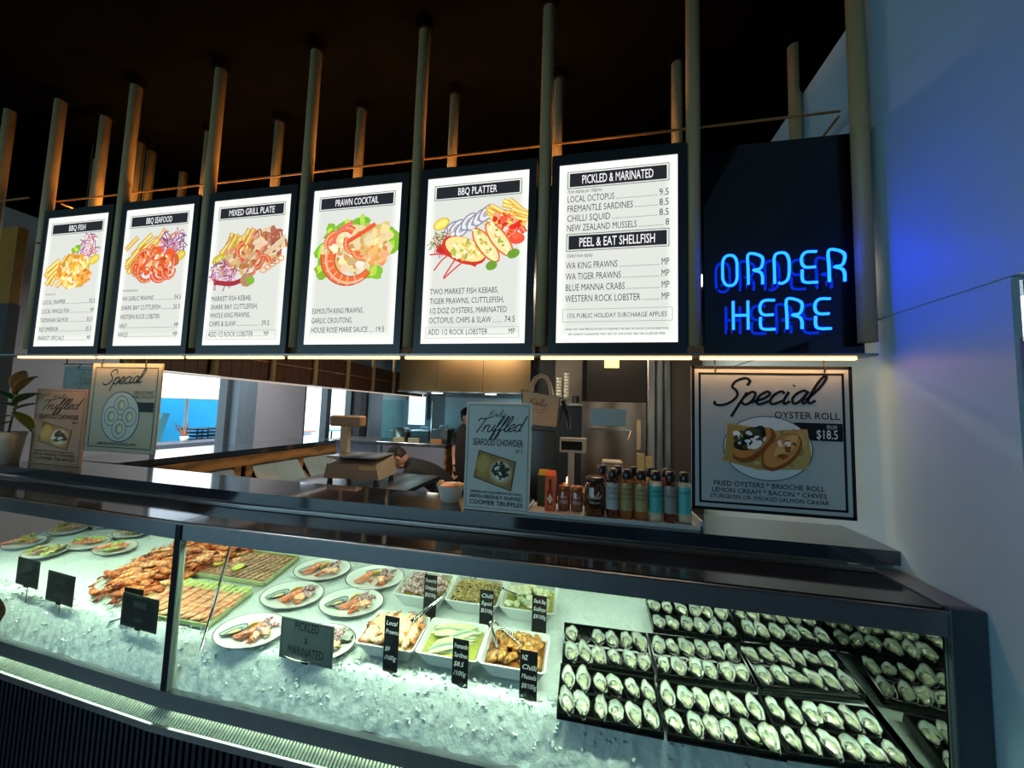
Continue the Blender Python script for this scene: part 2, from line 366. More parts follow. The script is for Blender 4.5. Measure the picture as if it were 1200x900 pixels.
for i,(x,y,c) in enumerate([(-8.0,9.0,'3a78c0'),(-8.6,9.9,'d06030'),(-8.4,11.0,'50a0b0')]):
    t=thing('outdoor_table',['blue cafe table outside the narrow left pane','orange cafe table further out','teal cafe table furthest out'][i],'table',(x,y,0))
    MB().lathe([(.0,.72),(.4,.72),(.4,.75),(0,.75)],20).build('top',mat('table_%d'%i,hx(c),.5),t); MB().tube([(0,0,0),(0,0,.72)],.03).build('pole',M_black,t)
    MB().lathe([(.0,0),(.25,0),(.25,.02),(0,.02)],16).build('base',M_black,t)
# ---------------------------------------------------------------- ceiling poles
PB=mat('pole_bracket_black',(.002,.002,.002),.9,spec=0)
def pole(x,y,z0,label,group):
    t=thing('hanging_pole',label,'pole',(x,y,z0),group=group)
    MB().lathe([(0,0),(.0235,0),(.0235,CZ-.02-z0),(0,CZ-.02-z0)],16).build('shaft',M_pole,t,True)
    MB().lathe([(0,CZ-.05-z0),(.036,CZ-.05-z0),(.036,CZ-.001-z0),(0,CZ-.001-z0)],14).build('ceiling_bracket',PB,t)
PF=['left of the fish menu board','between the fish and seafood boards','between the seafood and mixed grill boards','between the mixed grill and prawn cocktail boards',
 'between the prawn cocktail and platter boards','between the platter and marinated boards','left of the blue neon panel','right of the blue neon panel, next to the wall']
for i,x in enumerate([-2.812,-2.284,-1.757,-1.229,-.702,-.174,.351,.822]):
    pole(x,1.34 if i<7 else 1.288,1.80,'front round timber pole hanging '+PF[i],'front row of ceiling poles')
PR=['above the seafood board','above the mixed grill board','above the right of the mixed grill board','above the prawn cocktail board','above the platter board','above the marinated board left side','above the marinated board right side','above the neon panel']
for i,x in enumerate([-2.76,-2.23,-1.74,-1.22,-.69,-.162,.371,.838]):
    pole(x,1.67,2.0,'rear timber pole hanging '+PR[i],'rear row of ceiling poles')
for i,(x,y) in enumerate([(-2.71,1.47),(-3.2,1.34),(-3.25,1.75),(-2.80,1.95)]):
    pole(x,y,1.95,['amber timber pole just behind the first board corner','timber pole at the far left edge','dim timber pole behind the far left rods','timber pole behind the first two boards'][i],'corner ceiling poles')
LP=[1.74+.5275*k for k in range(9)]
for i,y in enumerate(LP):
    pole(-2.775,y,1.76,'timber pole of the side fascia, number %s counted from the front corner'%['one','two','three','four','five','six','seven','eight','nine'][i],'side row of ceiling poles')
tag(MB().tube([(-2.81,1.369,2.605),(.82,1.369,2.605)],.0045,6).build('copper_rod',M_brass),'long thin copper rod running behind the front poles above the boards','rod')
tag(MB().tube([(-2.80,1.38,2.60),(-2.775,1.64,2.60)],.0045,6).build('copper_rod',M_brass),'short copper rod going back from the left corner pole','rod')
tag(MB().tube([(.822,1.38,2.595),(.835,1.64,2.595)],.0045,6).build('copper_rod',M_brass),'short copper rod going back from the pole at the wall','rod')
tag(MB().tube([(-3.4,1.25,2.55),(-2.84,1.285,2.58)],.0045,6).build('copper_rod',M_brass),'copper rod leaving the frame at the far left','rod')
tag(MB().tube([(-2.80,1.31,2.35),(-2.80,6.1,2.35)],.0045,6).build('copper_rod',M_brass),'copper rod along the side row of poles','rod')
# ---------------------------------------------------------------- menu boards
def panel_mat():
    m=bpy.data.materials.new('lightbox_panel'); m.use_nodes=True; nt=m.node_tree; nt.nodes.clear(); N=nt.nodes.new
    tc=N('ShaderNodeTexCoord'); sp=N('ShaderNodeSeparateXYZ'); nt.links.new(tc.outputs['Generated'],sp.inputs[0])
    def edge(o):
        a=N('ShaderNodeMath'); a.operation='SUBTRACT'; a.inputs[1].default_value=.5; nt.links.new(o,a.inputs[0])
        b=N('ShaderNodeMath'); b.operation='ABSOLUTE'; nt.links.new(a.outputs[0],b.inputs[0]); return b.outputs[0]
    mx=N('ShaderNodeMath'); mx.operation='MAXIMUM'; nt.links.new(edge(sp.outputs[0]),mx.inputs[0]); nt.links.new(edge(sp.outputs[2]),mx.inputs[1])
    mr=N('ShaderNodeMapRange'); mr.inputs['From Min'].default_value=.40; mr.inputs['From Max'].default_value=.5; mr.inputs['To Min'].default_value=.84; mr.inputs['To Max'].default_value=1.15
    nt.links.new(mx.outputs[0],mr.inputs['Value'])
    e=N('ShaderNodeEmission'); e.inputs[0].default_value=(.95,.985,.92,1); nt.links.new(mr.outputs['Result'],e.inputs[1])
    o=N('ShaderNodeOutputMaterial'); nt.links.new(e.outputs[0],o.inputs[0]); return m
M_panel=panel_mat(); BW,BH=.4125,.671; BY=1.32; BX=[-2.754+.5275*i for i in range(6)]
INK='3c3c40'; PK='26262c'
rnd=random.Random(4)
def jit(c,d=.12,r=rnd): return tuple(min(1,max(0,x*(1+r.uniform(-d,d)))) for x in (hx(c) if isinstance(c,str) else c))
def fries(p,x0,z0,x1,z1,n,ang,L=.07,w=.012):
    for i in range(n):
        x=rnd.uniform(x0,x1); z=rnd.uniform(z0,z1); a=ang+rnd.uniform(-.35,.35); l=L*rnd.uniform(.7,1.1)
        dx,dz=math.cos(a)*l/2,math.sin(a)*l/2
        p.stroke([(x-dx,z-dz),(x+dx,z+dz)],w*1.25,jit('c88a28'),smooth=False); p.stroke([(x-dx*.97,z-dz*.97),(x+dx*.97,z+dz*.97)],w*.85,jit('f3cf63'),smooth=False)
        p.stroke([(x-dx*.9,z-dz*.9+w*.15),(x+dx*.9,z+dz*.9+w*.15)],w*.25,jit('fbe9a8'),smooth=False)
def slaw(p,x,z,r,n,cols=('a0508a','d8a0c8','ece4ea','e08050','783070')):
    for i in range(n):
        a=rnd.uniform(0,2*PI); q=r*rnd.random()**.5; cx,cz=x+math.cos(a)*q,z+math.sin(a)*q; b=rnd.uniform(0,PI); l=r*.45
        p.stroke([(cx-math.cos(b)*l,cz-math.sin(b)*l),(cx+rnd.uniform(-.2,.2)*l,cz+rnd.uniform(.1,.5)*l),(cx+math.cos(b)*l,cz+math.sin(b)*l)],r*.07,jit(rnd.choice(cols)))
def arc(x,z,r,a0,a1,n=9): return [(x+r*math.cos(a0+(a1-a0)*k/(n-1)),z+r*math.sin(a0+(a1-a0)*k/(n-1))) for k in range(n)]
def pprawn(p,x,z,r,a0,sw=3.6,col='e0582c'):
    A=arc(x,z,r,a0,a0+sw)
    p.stroke(A,r*.70,jit('b84c24'),r*.25); p.stroke(A,r*.6,jit(col),r*.18)
    for k in range(1,7):
        q=A[k]; p.stroke([(x+(q[0]-x)*.8,z+(q[1]-z)*.8),(x+(q[0]-x)*1.2,z+(q[1]-z)*1.2)],r*.06,jit('f0a47c'),smooth=False)
    p.stroke([(x+(q0[0]-x)*1.08,z+(q0[1]-z)*1.08) for q0 in A[:-1]],r*.1,jit('ffb890'))
def leaf(p,x,z,r,c='7db82c'):
    p.ell(x,z,r,r*.7,jit(c),rnd.uniform(0,3),14,.7,rnd.random()*50); p.ell(x,z,r*.6,r*.35,jit('b6dc50'),rnd.uniform(0,3),10,.8,rnd.random()*50)
def lem(p,x,z,r,c='e8cf40'):
    p.ell(x,z,r,r*.65,jit('c8a818'),.5); p.ell(x,z,r*.85,r*.52,jit(c),.5); p.stroke([(x-r*.6,z-r*.3),(x+r*.6,z+r*.3)],r*.1,'fbf2b0',smooth=False)
def bits(p,x0,z0,x1,z1,n,cols,r=.008,el=1.6):
    for i in range(n):
        rr=r*rnd.uniform(.6,1.4); p.ell(rnd.uniform(x0,x1),rnd.uniform(z0,z1),rr*el,rr,jit(rnd.choice(cols),.18),rnd.uniform(0,3),8,.3,rnd.random()*40)
def bits_e(p,x,z,rx,rz,n,cols,r=.008,el=1.6):
    for i in range(n):
        a=rnd.uniform(0,2*PI); q=rnd.random()**.5; rr=r*rnd.uniform(.6,1.4)
        p.ell(x+rx*q*math.cos(a),z+rz*q*math.sin(a),rr*el,rr,jit(rnd.choice(cols),.18),rnd.uniform(0,3),8,.3,rnd.random()*40)
def pic_fish(p):
    slaw(p,.30,.505,.06,60); leaf(p,.22,.50,.03); fries(p,.07,.34,.20,.44,16,.8,.12,.02)
    p.ell(.22,.385,.10,.085,'d8a040',0,20,.3,1); bits_e(p,.22,.395,.10,.08,170,('f0c860','e8a838','f6dc90','d08a30','fbe8b8'),.009,2.2); lem(p,.35,.44,.035)
    bits_e(p,.30,.36,.05,.03,30,('e09030','d87828','f0b050'),.008)
def pic_sea(p):
    fries(p,.06,.38,.22,.52,24,.7,.12,.02); slaw(p,.30,.485,.07,90); lem(p,.35,.43,.035)
    bits_e(p,.21,.41,.12,.07,30,('f09050','e06030'),.02,1.3)
    for x,z,r,a in ((.15,.42,.045,.3),(.22,.45,.04,2),(.28,.40,.042,3.6),(.17,.365,.048,2.6),(.25,.36,.045,3.3),(.21,.41,.03,1),(.30,.36,.035,3),(.12,.38,.035,2.2)): pprawn(p,x,z,r,a)
    bits_e(p,.21,.40,.10,.06,26,('ffc090','f8a060','ffe0c0','d04020'),.006,2)
def pic_grill(p):
    fries(p,.09,.43,.25,.52,26,1.1,.10,.02); bits_e(p,.30,.48,.085,.075,70,('e8a880','c87850','f4d4b0','b06050'),.012,2)
    for k in range(14): x=rnd.uniform(.22,.38); z=rnd.uniform(.42,.56); p.stroke([(x,z),(x+.02,z+.02),(x+.03,z-.01)],.007,jit('b86848'))
    for k in range(6): p.ell(.25+k*.025,.40+.02*k,.030,.012,jit('f0cfa8'),.9)
    bits_e(p,.16,.42,.09,.05,60,('e8b888','f4e0b8','d89868','c07848'),.012,2); lem(p,.06,.43,.035); slaw(p,.09,.36,.06,70)
    for x,z,r,a in ((.20,.46,.04,1.8),(.25,.42,.04,5),(.29,.40,.035,.2),(.23,.38,.03,4.5)): pprawn(p,x,z,r,a,2.8)
    for k in range(5): p.ring(.30+.02*k,.37+.012*k,.02,.014,.006,jit('f0a868'),18)
    p.stroke([(.05,.325),(.14,.315),(.2,.33)],.022,'b03040'); p.ell(.22,.33,.035,.03,'c09068',0,14,.3,3); p.ell(.24,.325,.02,.018,'84c030')
def pic_cock(p):
    for x,z,r in ((.10,.50,.05),(.17,.53,.045),(.24,.545,.04),(.07,.36,.05),(.36,.48,.05),(.37,.43,.04),(.30,.335,.045),(.06,.43,.04)): leaf(p,x,z,r)
    p.ell(.21,.43,.145,.09,'e4cfa0',0,24,.3,5); bits_e(p,.21,.42,.14,.085,110,('f0d8a0','d8b878','f8ecc8','c89858'),.011)
    bits_e(p,.31,.48,.05,.05,40,('f0dca0','e0b870'),.014)
    for x,z,r,a in ((.20,.40,.105,3.0),(.17,.47,.05,.8),(.22,.455,.045,2.6),(.25,.43,.04,3.4),(.13,.46,.045,1.8)): pprawn(p,x,z,r,a,2.6,'e86a38')
    p.stroke([(.18,.46),(.25,.50),(.30,.53)],.018,'e05830'); p.stroke([(.10,.45),(.15,.52),(.20,.545)],.016,'e87060'); bits_e(p,.31,.40,.05,.03,20,('e89850','f0b878'),.014)
def pic_plat(p):
    lem(p,.07,.50,.035,'e8e060')
    for k in range(7):
        x=.11+.023*k; z=.462+.012*k+rnd.uniform(-.012,.012); p.ell(x,z,.042,.024,'8a8894',.9); p.ell(x,z,.036,.018,'dcdce4',.9); p.ell(x,z,.02,.010,'a8a8b0',.9)
    fries(p,.26,.47,.39,.56,24,-.6,.08,.014)
    for x,z,r,a in ((.28,.50,.04,4),(.32,.47,.04,5),(.30,.44,.035,1),(.36,.43,.035,.3)): pprawn(p,x,z,r,a,3,'f04828')
    p.ell(.365,.42,.03,.022,'e85038'); bits(p,.26,.42,.38,.52,24,('f06040','d83020','f8a080'),.008)
    slaw(p,.078,.42,.045,60,('c05060','708030','e0c0a0','904050'))
    p.stroke([(.06,.40),(.15,.36),(.22,.33)],.03,'c02828')
    for q in ([(.03,.375),(.08,.375),(.12,.36)],[(.05,.31),(.08,.35),(.10,.365)],[(.09,.28),(.12,.33),(.14,.36)],[(.09,.275),(.14,.32),(.18,.35)]): p.stroke(q,.006,'d04040')
    p.ell(.165,.385,.095,.05,'c83820',-.45); p.ell(.17,.39,.085,.042,'ecd890',-.45); bits_e(p,.175,.385,.06,.035,60,('f4e8a8','a8b050','e0b860','fff4d0'),.006)
    for x,z in ((.25,.40),(.30,.42)):
        p.ell(x,z,.085,.032,'d07038',-.95); p.ell(x,z,.078,.025,'f0dca0',-.95)
        for k in range(26): t=rnd.uniform(-.07,.07); p.ell(x+t*.58+rnd.uniform(-.012,.012),z-t*.81+rnd.uniform(-.01,.01),.006,.005,jit(rnd.choice(('fff0c0','98b040','e8a860'))))
    p.ell(.275,.318,.022,.018,'6c9830',.4); p.ell(.355,.36,.024,.018,'6c9830',.4)
def header(p,z,t,h=.062,fit=None):
    q=Print(y0=.003); p.subs=getattr(p,'subs',[])+[q]; p=q
    p.frame(.03,z,.385,z+h,.0022,PK); p.rect(.038,z+.007,.377,z+h-.007,PK); p.text(t,.2075,z+.0165,h-.033,'ffffff',al='C',bold=True,fit=fit or (.0145 if h<.065 else .0132)*len(t))
def line(p,z,a,b=None,h=.0225,bx=.385,dots=True):
    cw=.0124 if h<.024 else .0134
    W=p.text(a,.03,z,h,INK,fit=cw*len(a)*.97)
    if b:
        wb=cw*len(b)*(1.0 if '.' not in b else .85); p.text(b,bx-wb,z,h,INK,fit=wb)
        if dots:
            x=.03+W+.006
            while x<bx-wb-.006: p.rect(x,z,x+.0028,z+.0028,INK); x+=.0065
MENU=[('fish',lambda p:(header(p,.577,'BBQ FISH'),p.text('With chips & house slaw',.04,.262,.010,INK,sx=.5,sh=.3),[line(p,z,a,b) for z,a,b in ((.215,'LOCAL SNAPPER','33.5'),(.168,'LOCAL WHOLE FISH','MP'),(.122,'TASMANIAN SALMON','30.5'),(.075,'RED EMPEROR','35.5'),(.03,'MARKET SPECIALS','MP'))]),pic_fish,'showing fried fish, chips and slaw, leftmost of the six'),
('sea',lambda p:(header(p,.577,'BBQ SEAFOOD'),p.text('WITH CHIPS & HOUSE SLAW',.03,.262,.010,INK,sx=.5,bold=True),[line(p,z,a,b) for z,a,b in ((.217,'WA GARLIC PRAWNS','34.5'),(.172,'SHARK BAY CUTTLEFISH','26.5'),(.128,'WESTERN ROCK LOBSTER',None),(.085,'HALF','MP'),(.042,'WHOLE','MP'))]),pic_sea,'showing orange grilled prawns with purple slaw'),
('grill',lambda p:(header(p,.577,'MIXED GRILL PLATE'),[line(p,z,a,b,bx=.35) for z,a,b in ((.20,'MARKET FISH KEBAB,',None),(.162,'SHARK BAY CUTTLEFISH,',None),(.124,'WHOLE KING PRAWNS,',None),(.086,'CHIPS & SLAW','39.5'),(.038,'ADD 1/2 ROCK LOBSTER','MP'))],p.frame(.02,.026,.385,.066,.0012,'9a9a9a')),pic_grill,'showing a mixed grill with lemon and chips'),
('cock',lambda p:(header(p,.577,'PRAWN COCKTAIL'),[line(p,z,a,b,bx=.37) for z,a,b in ((.13,'EXMOUTH KING PRAWNS,',None),(.09,'GARLIC CROUTONS,',None),(.05,'HOUSE ROSE MARIE SAUCE','19.5'))]),pic_cock,'showing prawns on green lettuce'),
('plat',lambda p:(header(p,.577,'BBQ PLATTER'),[line(p,z,a,b,bx=.375) for z,a,b in ((.195,'TWO MARKET FISH KEBABS,',None),(.157,'TIGER PRAWNS, CUTTLEFISH,',None),(.119,'1/2 DOZ OYSTERS, MARINATED',None),(.081,'OCTOPUS, CHIPS & SLAW','74.5'),(.035,'ADD 1/2 ROCK LOBSTER','MP'))],p.frame(.018,.022,.39,.064,.0012,'9a9a9a')),pic_plat,'showing lobster halves, oysters and chips'),
('mari',lambda p:(header(p,.577,'PICKLED & MARINATED',.066),p.text('From display per 100grms',.03,.560,.013,INK,sx=.62,sh=.35),[line(p,z,a,b,h=.0245) for z,a,b in ((.525,'LOCAL OCTOPUS','9.5'),(.488,'FREMANTLE SARDINES','8.5'),(.451,'CHILLI SQUID','8.5'),(.414,'NEW ZEALAND MUSSELS','8'))],header(p,.338,'PEEL & EAT SHELLFISH',.066),p.text('Chilled from display',.03,.315,.013,INK,sx=.62,sh=.35),
  [line(p,z,a,b,h=.0245) for z,a,b in ((.272,'WA KING PRAWNS','MP'),(.231,'WA TIGER PRAWNS','MP'),(.19,'BLUE MANNA CRABS','MP'),(.149,'WESTERN ROCK LOBSTER','MP'))],p.frame(.022,.075,.395,.122,.0014,'8a8a8a'),p.text('15% PUBLIC HOLIDAY SURCHARGE APPLIES',.2075,.09,.0165,INK,al='C',fit=.34),
  p.text('WHILE WE TAKE PRECAUTIONS TO MINIMISE THE RISK OF CROSS CONTAMINATION,',.2075,.045,.0075,INK,al='C',fit=.35,bold=True),p.text('WE CANNOT GUARANTEE THAT ANY OF OUR DISHES ARE 100% ALLERGEN FREE.',.2075,.027,.0075,INK,al='C',fit=.33,bold=True)),None,'with two black headings and price lists, beside the neon panel')]
M_bf=mat('board_frame_black',(.02,.021,.022),.4)
for i,(k,fn,pic,lab) in enumerate(MENU):
    t=thing('menu_board','backlit white menu board '+lab,'menu board',(BX[i],BY,1.81),group='row of lit menu boards')
    w=.029
    f=MB(); f.box(-w,BW+w,0,.075,-.045,-.0).box(-w,BW+w,0,.075,BH,BH+.04).box(-w,0,0,.075,0,BH).box(BW,BW+w,0,.075,0,BH).box(0,BW,.03,.075,0,BH); f.build('frame',M_bf,t)
    MB().box(0,BW,.004,.029,0,BH).build('light_panel',M_panel,t)
    p=Print(y0=.003); fn(p); p.build('lettering',M_lit,t); [q.build('heading',M_lit,t) for q in p.subs]
    if pic: p=Print(y0=.003); pic(p); dz={2:-.04,3:-.03,4:-.02}.get(i,-.008); p.v=[(.2075+(x-.2075)*1.04,y,z+dz) for x,y,z in p.v]; p.build('food_picture',M_litpic,t)
# amber strips: under the boards and on top behind them
for i in range(7):
    x0=BX[0]-.05+i*.5275; x1=min(x0+.5,.80)
    o=MB().box(x0,x1,1.30,1.312,1.748,1.756).build('led_strip',M_amber)
    tag(o,'thin amber LED strip under the '+['fish board','seafood board','mixed grill board','prawn cocktail board','platter board','marinated board','neon panel'][i],'light strip',group='amber strips under the boards')
tag(MB().box(-2.95,.84,1.275,1.33,1.757,1.764).build('support_rail',M_rail),'long flat steel rail carrying the menu boards from below','rail')
area('amber_uplight',(-1.35,1.50,2.49),(math.radians(180),0,0),3.0,.05,44,(1,.44,.10),2.4)
tag(MB().box(-2.8,.8,1.45,1.51,2.46,2.485).build('uplight_trough',M_black),'long black trough holding the amber uplight behind the boards','light')
area('amber_downlight',(-1.0,1.306,1.745),(0,0,0),3.6,.012,4.2,(1,.5,.18))
# ---------------------------------------------------------------- neon panel
t=thing('neon_sign','black glossy panel with blue neon tube lettering','neon sign',(.603,1.30,1.768))
MB().box(-.226,.232,.02,.06,0,.722,b=.002).build('back_panel',mat('black_acrylic',(.003,.003,.005),.06,spec=.5),t)
NEONC=emis('neon_core',(.002,.038,1.0),17)
def nl(ch):
    if ch=='O': return [[(0,.5),(.02,.8),(.2,.97),(.5,1.02),(.8,.97),(.98,.8),(1,.5),(.98,.2),(.8,.03),(.5,-.02),(.2,.03),(.02,.2),(0,.48)]]
    if ch=='R': return [[(0,0),(0,.5),(0,1),(.5,1.02),(.95,.9),(.98,.7),(.8,.52),(.35,.48),(.8,.4),(.95,.25),(.95,0)]]
    if ch=='D': return [[(0,0),(0,.5),(0,.85),(.2,1),(.7,1),(.95,.8),(.97,.4),(.85,.12),(.5,0),(.25,.02)]]
    if ch=='E': return [[(1,1),(.35,1),(.05,.85),(.05,.62),(.3,.5),(.9,.5)],[(.05,.42),(.05,.1),(.3,0),(1,0)]]
    return [[(0,1),(0,0)],[(1,1),(1,0)],[(.05,.5),(.92,.5)]]
for word,zx,z0,h in (('ORDER',-.178,.222,.098),('HERE',-.148,.075,.093)):
    pit=.0755 if word=='ORDER' else .0765
    for i,ch in enumerate(word):
        m=MB()
        for st in nl(ch):
            P=crom([(a,b) for a,b in st],4) if len(st)>2 else [Vector(q) for q in st]
            m.tube([(zx+i*pit+q[0]*.043,-.012,z0+q[1]*h) for q in P],.0042,8)
        o=m.build('neon_letter',NEONC,t,True); o['label']='glowing blue letter '+ch
        b=MB()
        for st in nl(ch)[:1]: b.tube([(zx+i*pit+q[0]*.043,.004,z0-.01+q[1]*h*.2) for q in st[:3]],.003,6)
        b.tube([(zx+i*pit+.02,-.010,z0+.02),(zx+i*pit+.02,.02,z0+.02)],.002,6)
        b.build('tube_holder',mat('dim_tube',(.02,.03,.12),.2),t,True)
# ---------------------------------------------------------------- counter and display case
def sh(x): return .055*max(0,-1.36-x)
def run(mb,xs,y0,y1,z0,z1,za=None):
    """box run along X that bends away left of the post"""
    for a,b in zip(xs[:-1],xs[1:]):
        mb.hexa([(a,y0+sh(a),z0),(b,y0+sh(b),z0),(b,y1+sh(b),z0),(a,y1+sh(a),z0),(a,y0+sh(a),z1),(b,y0+sh(b),z1),(b,y1+sh(b),z1),(a,y1+sh(a),z1)])
    return mb
XR=.868
cs=thing('counter','long dark stone countertop above the seafood case, turning the corner at the left','counter',(0,0,0))
run(MB(),[-3.05,-1.36,XR],1.27,1.515,1.16,1.2).box(-3.05,-2.58,1.6093,3.45,1.16,1.2).build('countertop',M_counter,cs)
run(MB(),[-2.5,-1.36,XR],1.30,1.50,1.146,1.1595).build('underside_trim',M_rail,cs)
case=thing('display_case','long glass seafood display case filled with ice under the countertop','display case',(0,0,0))
run(MB(),[-3.05,-1.3625],1.052,1.268,1.138,1.145).build('glass_top',M_dark,case)['label']='dark glass top left of the post'
run(MB(),[-1.3575,.80],1.052,1.268,1.138,1.145).build('glass_top',M_dark,case)
o=run(MB(),[-3.05,-1.36,.80],1.045,1.062,1.086,1.136).build('front_top_rail',M_rail,case)
run(MB(),[-3.05,-1.36,.80],1.042,1.0515,1.1365,1.1415).build('top_edge_trim',mat('satin_edge_trim',(.5,.48,.46),.3,1),case)
run(MB(),[-3.05,-1.36,.80],1.264,1.2695,1.1455,1.1515).build('rear_edge_trim',mat('satin_edge_trim',(.5,.48,.46),.3,1),case)
run(MB(),[-3.05,-1.374],1.049,1.055,.60,1.086).build('front_glass',M_glass,case)['label']='front glass pane left of the post'
MB().box(-1.346,.80,1.049,1.055,.60,1.086).build('front_glass',M_glass,case)
MB().box(-1.374,-1.352,1.04,1.062,.55,1.136).build('post',mat('post_black',(.02,.02,.022),.3,.5),case)
MB().box(-1.352,-1.346,1.042,1.060,.60,1.086).build('post_seal',mat('seal_grey',hx('9aa79a'),.4),case)
run(MB(),[-3.05,-1.36,.868],1.038,1.062,.548,.60).build('bottom_rail',M_rail,case)
MB().box(.80,.868,1.04,1.06,0.02,1.15,b=.002).build('end_post',mat('end_post_slate',hx('3a4650'),.4,.3),case)
MB().box(.80,.866,1.0605,1.268,1.10,1.148).build('end_cap',M_rail,case)
MB().box(.80,.81,1.063,1.62,.58,1.0995).build('mirror_end_panel',mat('dark_mirror',(.30,.32,.30),.03,1,.02),case)
run(MB(),[-3.05,-1.36,.80],1.64,1.66,.60,1.155).build('rear_panel',mat('rear_panel_black',(.02,.022,.022),.25,.2),case)
run(MB(),[-3.05,-1.36,.80],1.35,1.64,1.08,1.12).build('case_ceiling',M_rail,case)
lt=run(MB(),[-3.0,-1.38],1.064,1.085,1.09,1.105); run(lt,[-1.34,.79],1.064,1.085,1.09,1.105); lt.build('lamp_housing',M_rail,case)
# the LED tubes of the case, under the front top rail
CL=(.76,1,.74)
area('case_led',(-.28,1.078,1.086),(math.radians(10),0,0),2.1,.014,6.2,CL,2.1)
area('case_led',(-2.15,1.11,1.086),(math.radians(10),0,math.radians(-3.2)),1.45,.014,4.6,CL,2.1)
area('case_led_rear',(-.9,1.5,1.075),(0,0,0),3.2,.02,4.6,CL)
area('ledge_fill',(-.28,1.043,.546),(math.radians(-20),0,0),2.1,.006,.3,CL)  # added fill that brightens the grille, in place of case light through the glass
area('ledge_fill',(-2.15,1.085,.546),(math.radians(-20),0,math.radians(-3.2)),1.5,.006,.2,CL)  # same added grille fill for the bent left run
# base: sloped ledge grille, slatted front
lg=MB()
for i in range(330):
    x=-3.0+i*.0117; y=sh(x)
    lg.hexa([(x,1.020+y,.509),(x+.0075,1.020+y,.509),(x+.0075,1.05+y,.526),(x,1.05+y,.526),(x,1.020+y,.515),(x+.0075,1.020+y,.515),(x+.0075,1.05+y,.538),(x,1.05+y,.538)])
lg.build('vent_grille',mat('grille_enamel',hx('c0ccb8'),.5,0),case,kind='stuff')
run(MB(),[-3.05,-1.36,.868],1.020,1.05,.497,.5085).build('ledge_tray',mat('ledge_steel',(.4,.42,.4),.3,.8),case)
run(MB(),[-3.05,-1.36,.868],1.012,1.0195,.495,.517).build('ledge_edge',mat('ledge_edge_steel',(.5,.52,.54),.25,.9),case)
run(MB(),[-3.05,-1.36,.868],1.032,1.6,.08,.4965).build('base_cabinet',M_navy,case)
sl=MB()
for i in range(150):
    x=-3.0+i*.0257; run(sl,[x,x+.014],1.02,1.0315,.09,.49)
sl.build('front_slat',M_navy,case,kind='stuff')
run(MB(),[-3.05,-1.36,.868],1.05,1.6,0,.0795).build('plinth',M_black,case)
t=thing('glass_support_rod','thin chrome rod leaning inside the case just right of the post','rod',(-1.27,1.08,.72))
MB().tube([(0,0,0),(0,.085,.35)],.0045,10).build('rod',M_chrome,t,True); MB().lathe([(0,0),(.008,0),(.008,.01),(0,.01)],10,Matrix.Translation((0,.085,.345))).build('end_clip',M_chrome,t)
# ---------------------------------------------------------------- ice
SL=.22; TA=math.atan(SL)
def bz(y,x=0): return .715+SL*(y-sh(x)-1.05)
def bedrot(rz=0): return Matrix.Rotation(TA,4,'X')@Matrix.Rotation(rz,4,'Z')
def brot(rz=0): return bedrot(rz).to_euler()
ice=MB(); nx,ny=560,130; vs=[]; fs=[]
for j in range(ny+1):
    v=j/ny; y0=1.0585+v*.575
    for i in range(nx+1):
        x=-2.98+i*(3.77/nx); y=y0+sh(x); d=y0-1.0585
        z=bz(y,x)-.004
        fr=max(0,1-d/.06); z-= .118*fr**1.5
        q=Vector((x*9,y*9,0)); lump=.010*noise.noise(q)+.006*noise.noise(q*2.7); yy=y-.118*fr**1.5; fine=.0055*noise.noise(Vector((x*42,yy*42,1)))+.0025*noise.noise(Vector((x*90,yy*90,4)))
        k=1 if y0<1.16 else .35
        yo=max(y-fr*fine*1.1,1.0565+sh(x)) if fr>0 else y
        vs.append((x,yo,z+(lump+fine)*k-(.003 if k<1 else 0)))
for j in range(ny):
    for i in range(nx):
        a=j*(nx+1)+i; fs.append((a,a+1,a+nx+2,a+nx+1))
ice.add(vs,fs)
mi=mat('crushed_ice',hx('d4dedb'),.5,0,.12,90,bump=.35,spec=.45,sss=.0)
o=ice.build('crushed_ice',mi,smooth=True); tag(o,'bed of white crushed ice filling the whole display case','ice',kind='stuff')
# loose ice chips along the front slope
rnd=random.Random(9); ch=MB()
for i in range(800):
    x=rnd.uniform(-2.9,.76); d=rnd.uniform(.012,.10)**1; y=1.0585+d+sh(x); fr=max(0,1-d/.06); z=bz(y,x)-.118*fr**1.5+.001
    r=rnd.uniform(.0025,.006); M=Matrix.Translation((x,y,z))@Matrix.Rotation(rnd.uniform(0,6),4,Vector((rnd.random(),rnd.random(),rnd.random()+.1)))
    ch.box(-r,r,-r*.7,r*.7,-r*.4,r*.4,M)
tag(ch.build('ice_chip',mat('ice_chip',hx('dbe6e2'),.35,0,.05,50,spec=.7)),'loose ice chips scattered along the front slope behind the glass','ice',kind='stuff')
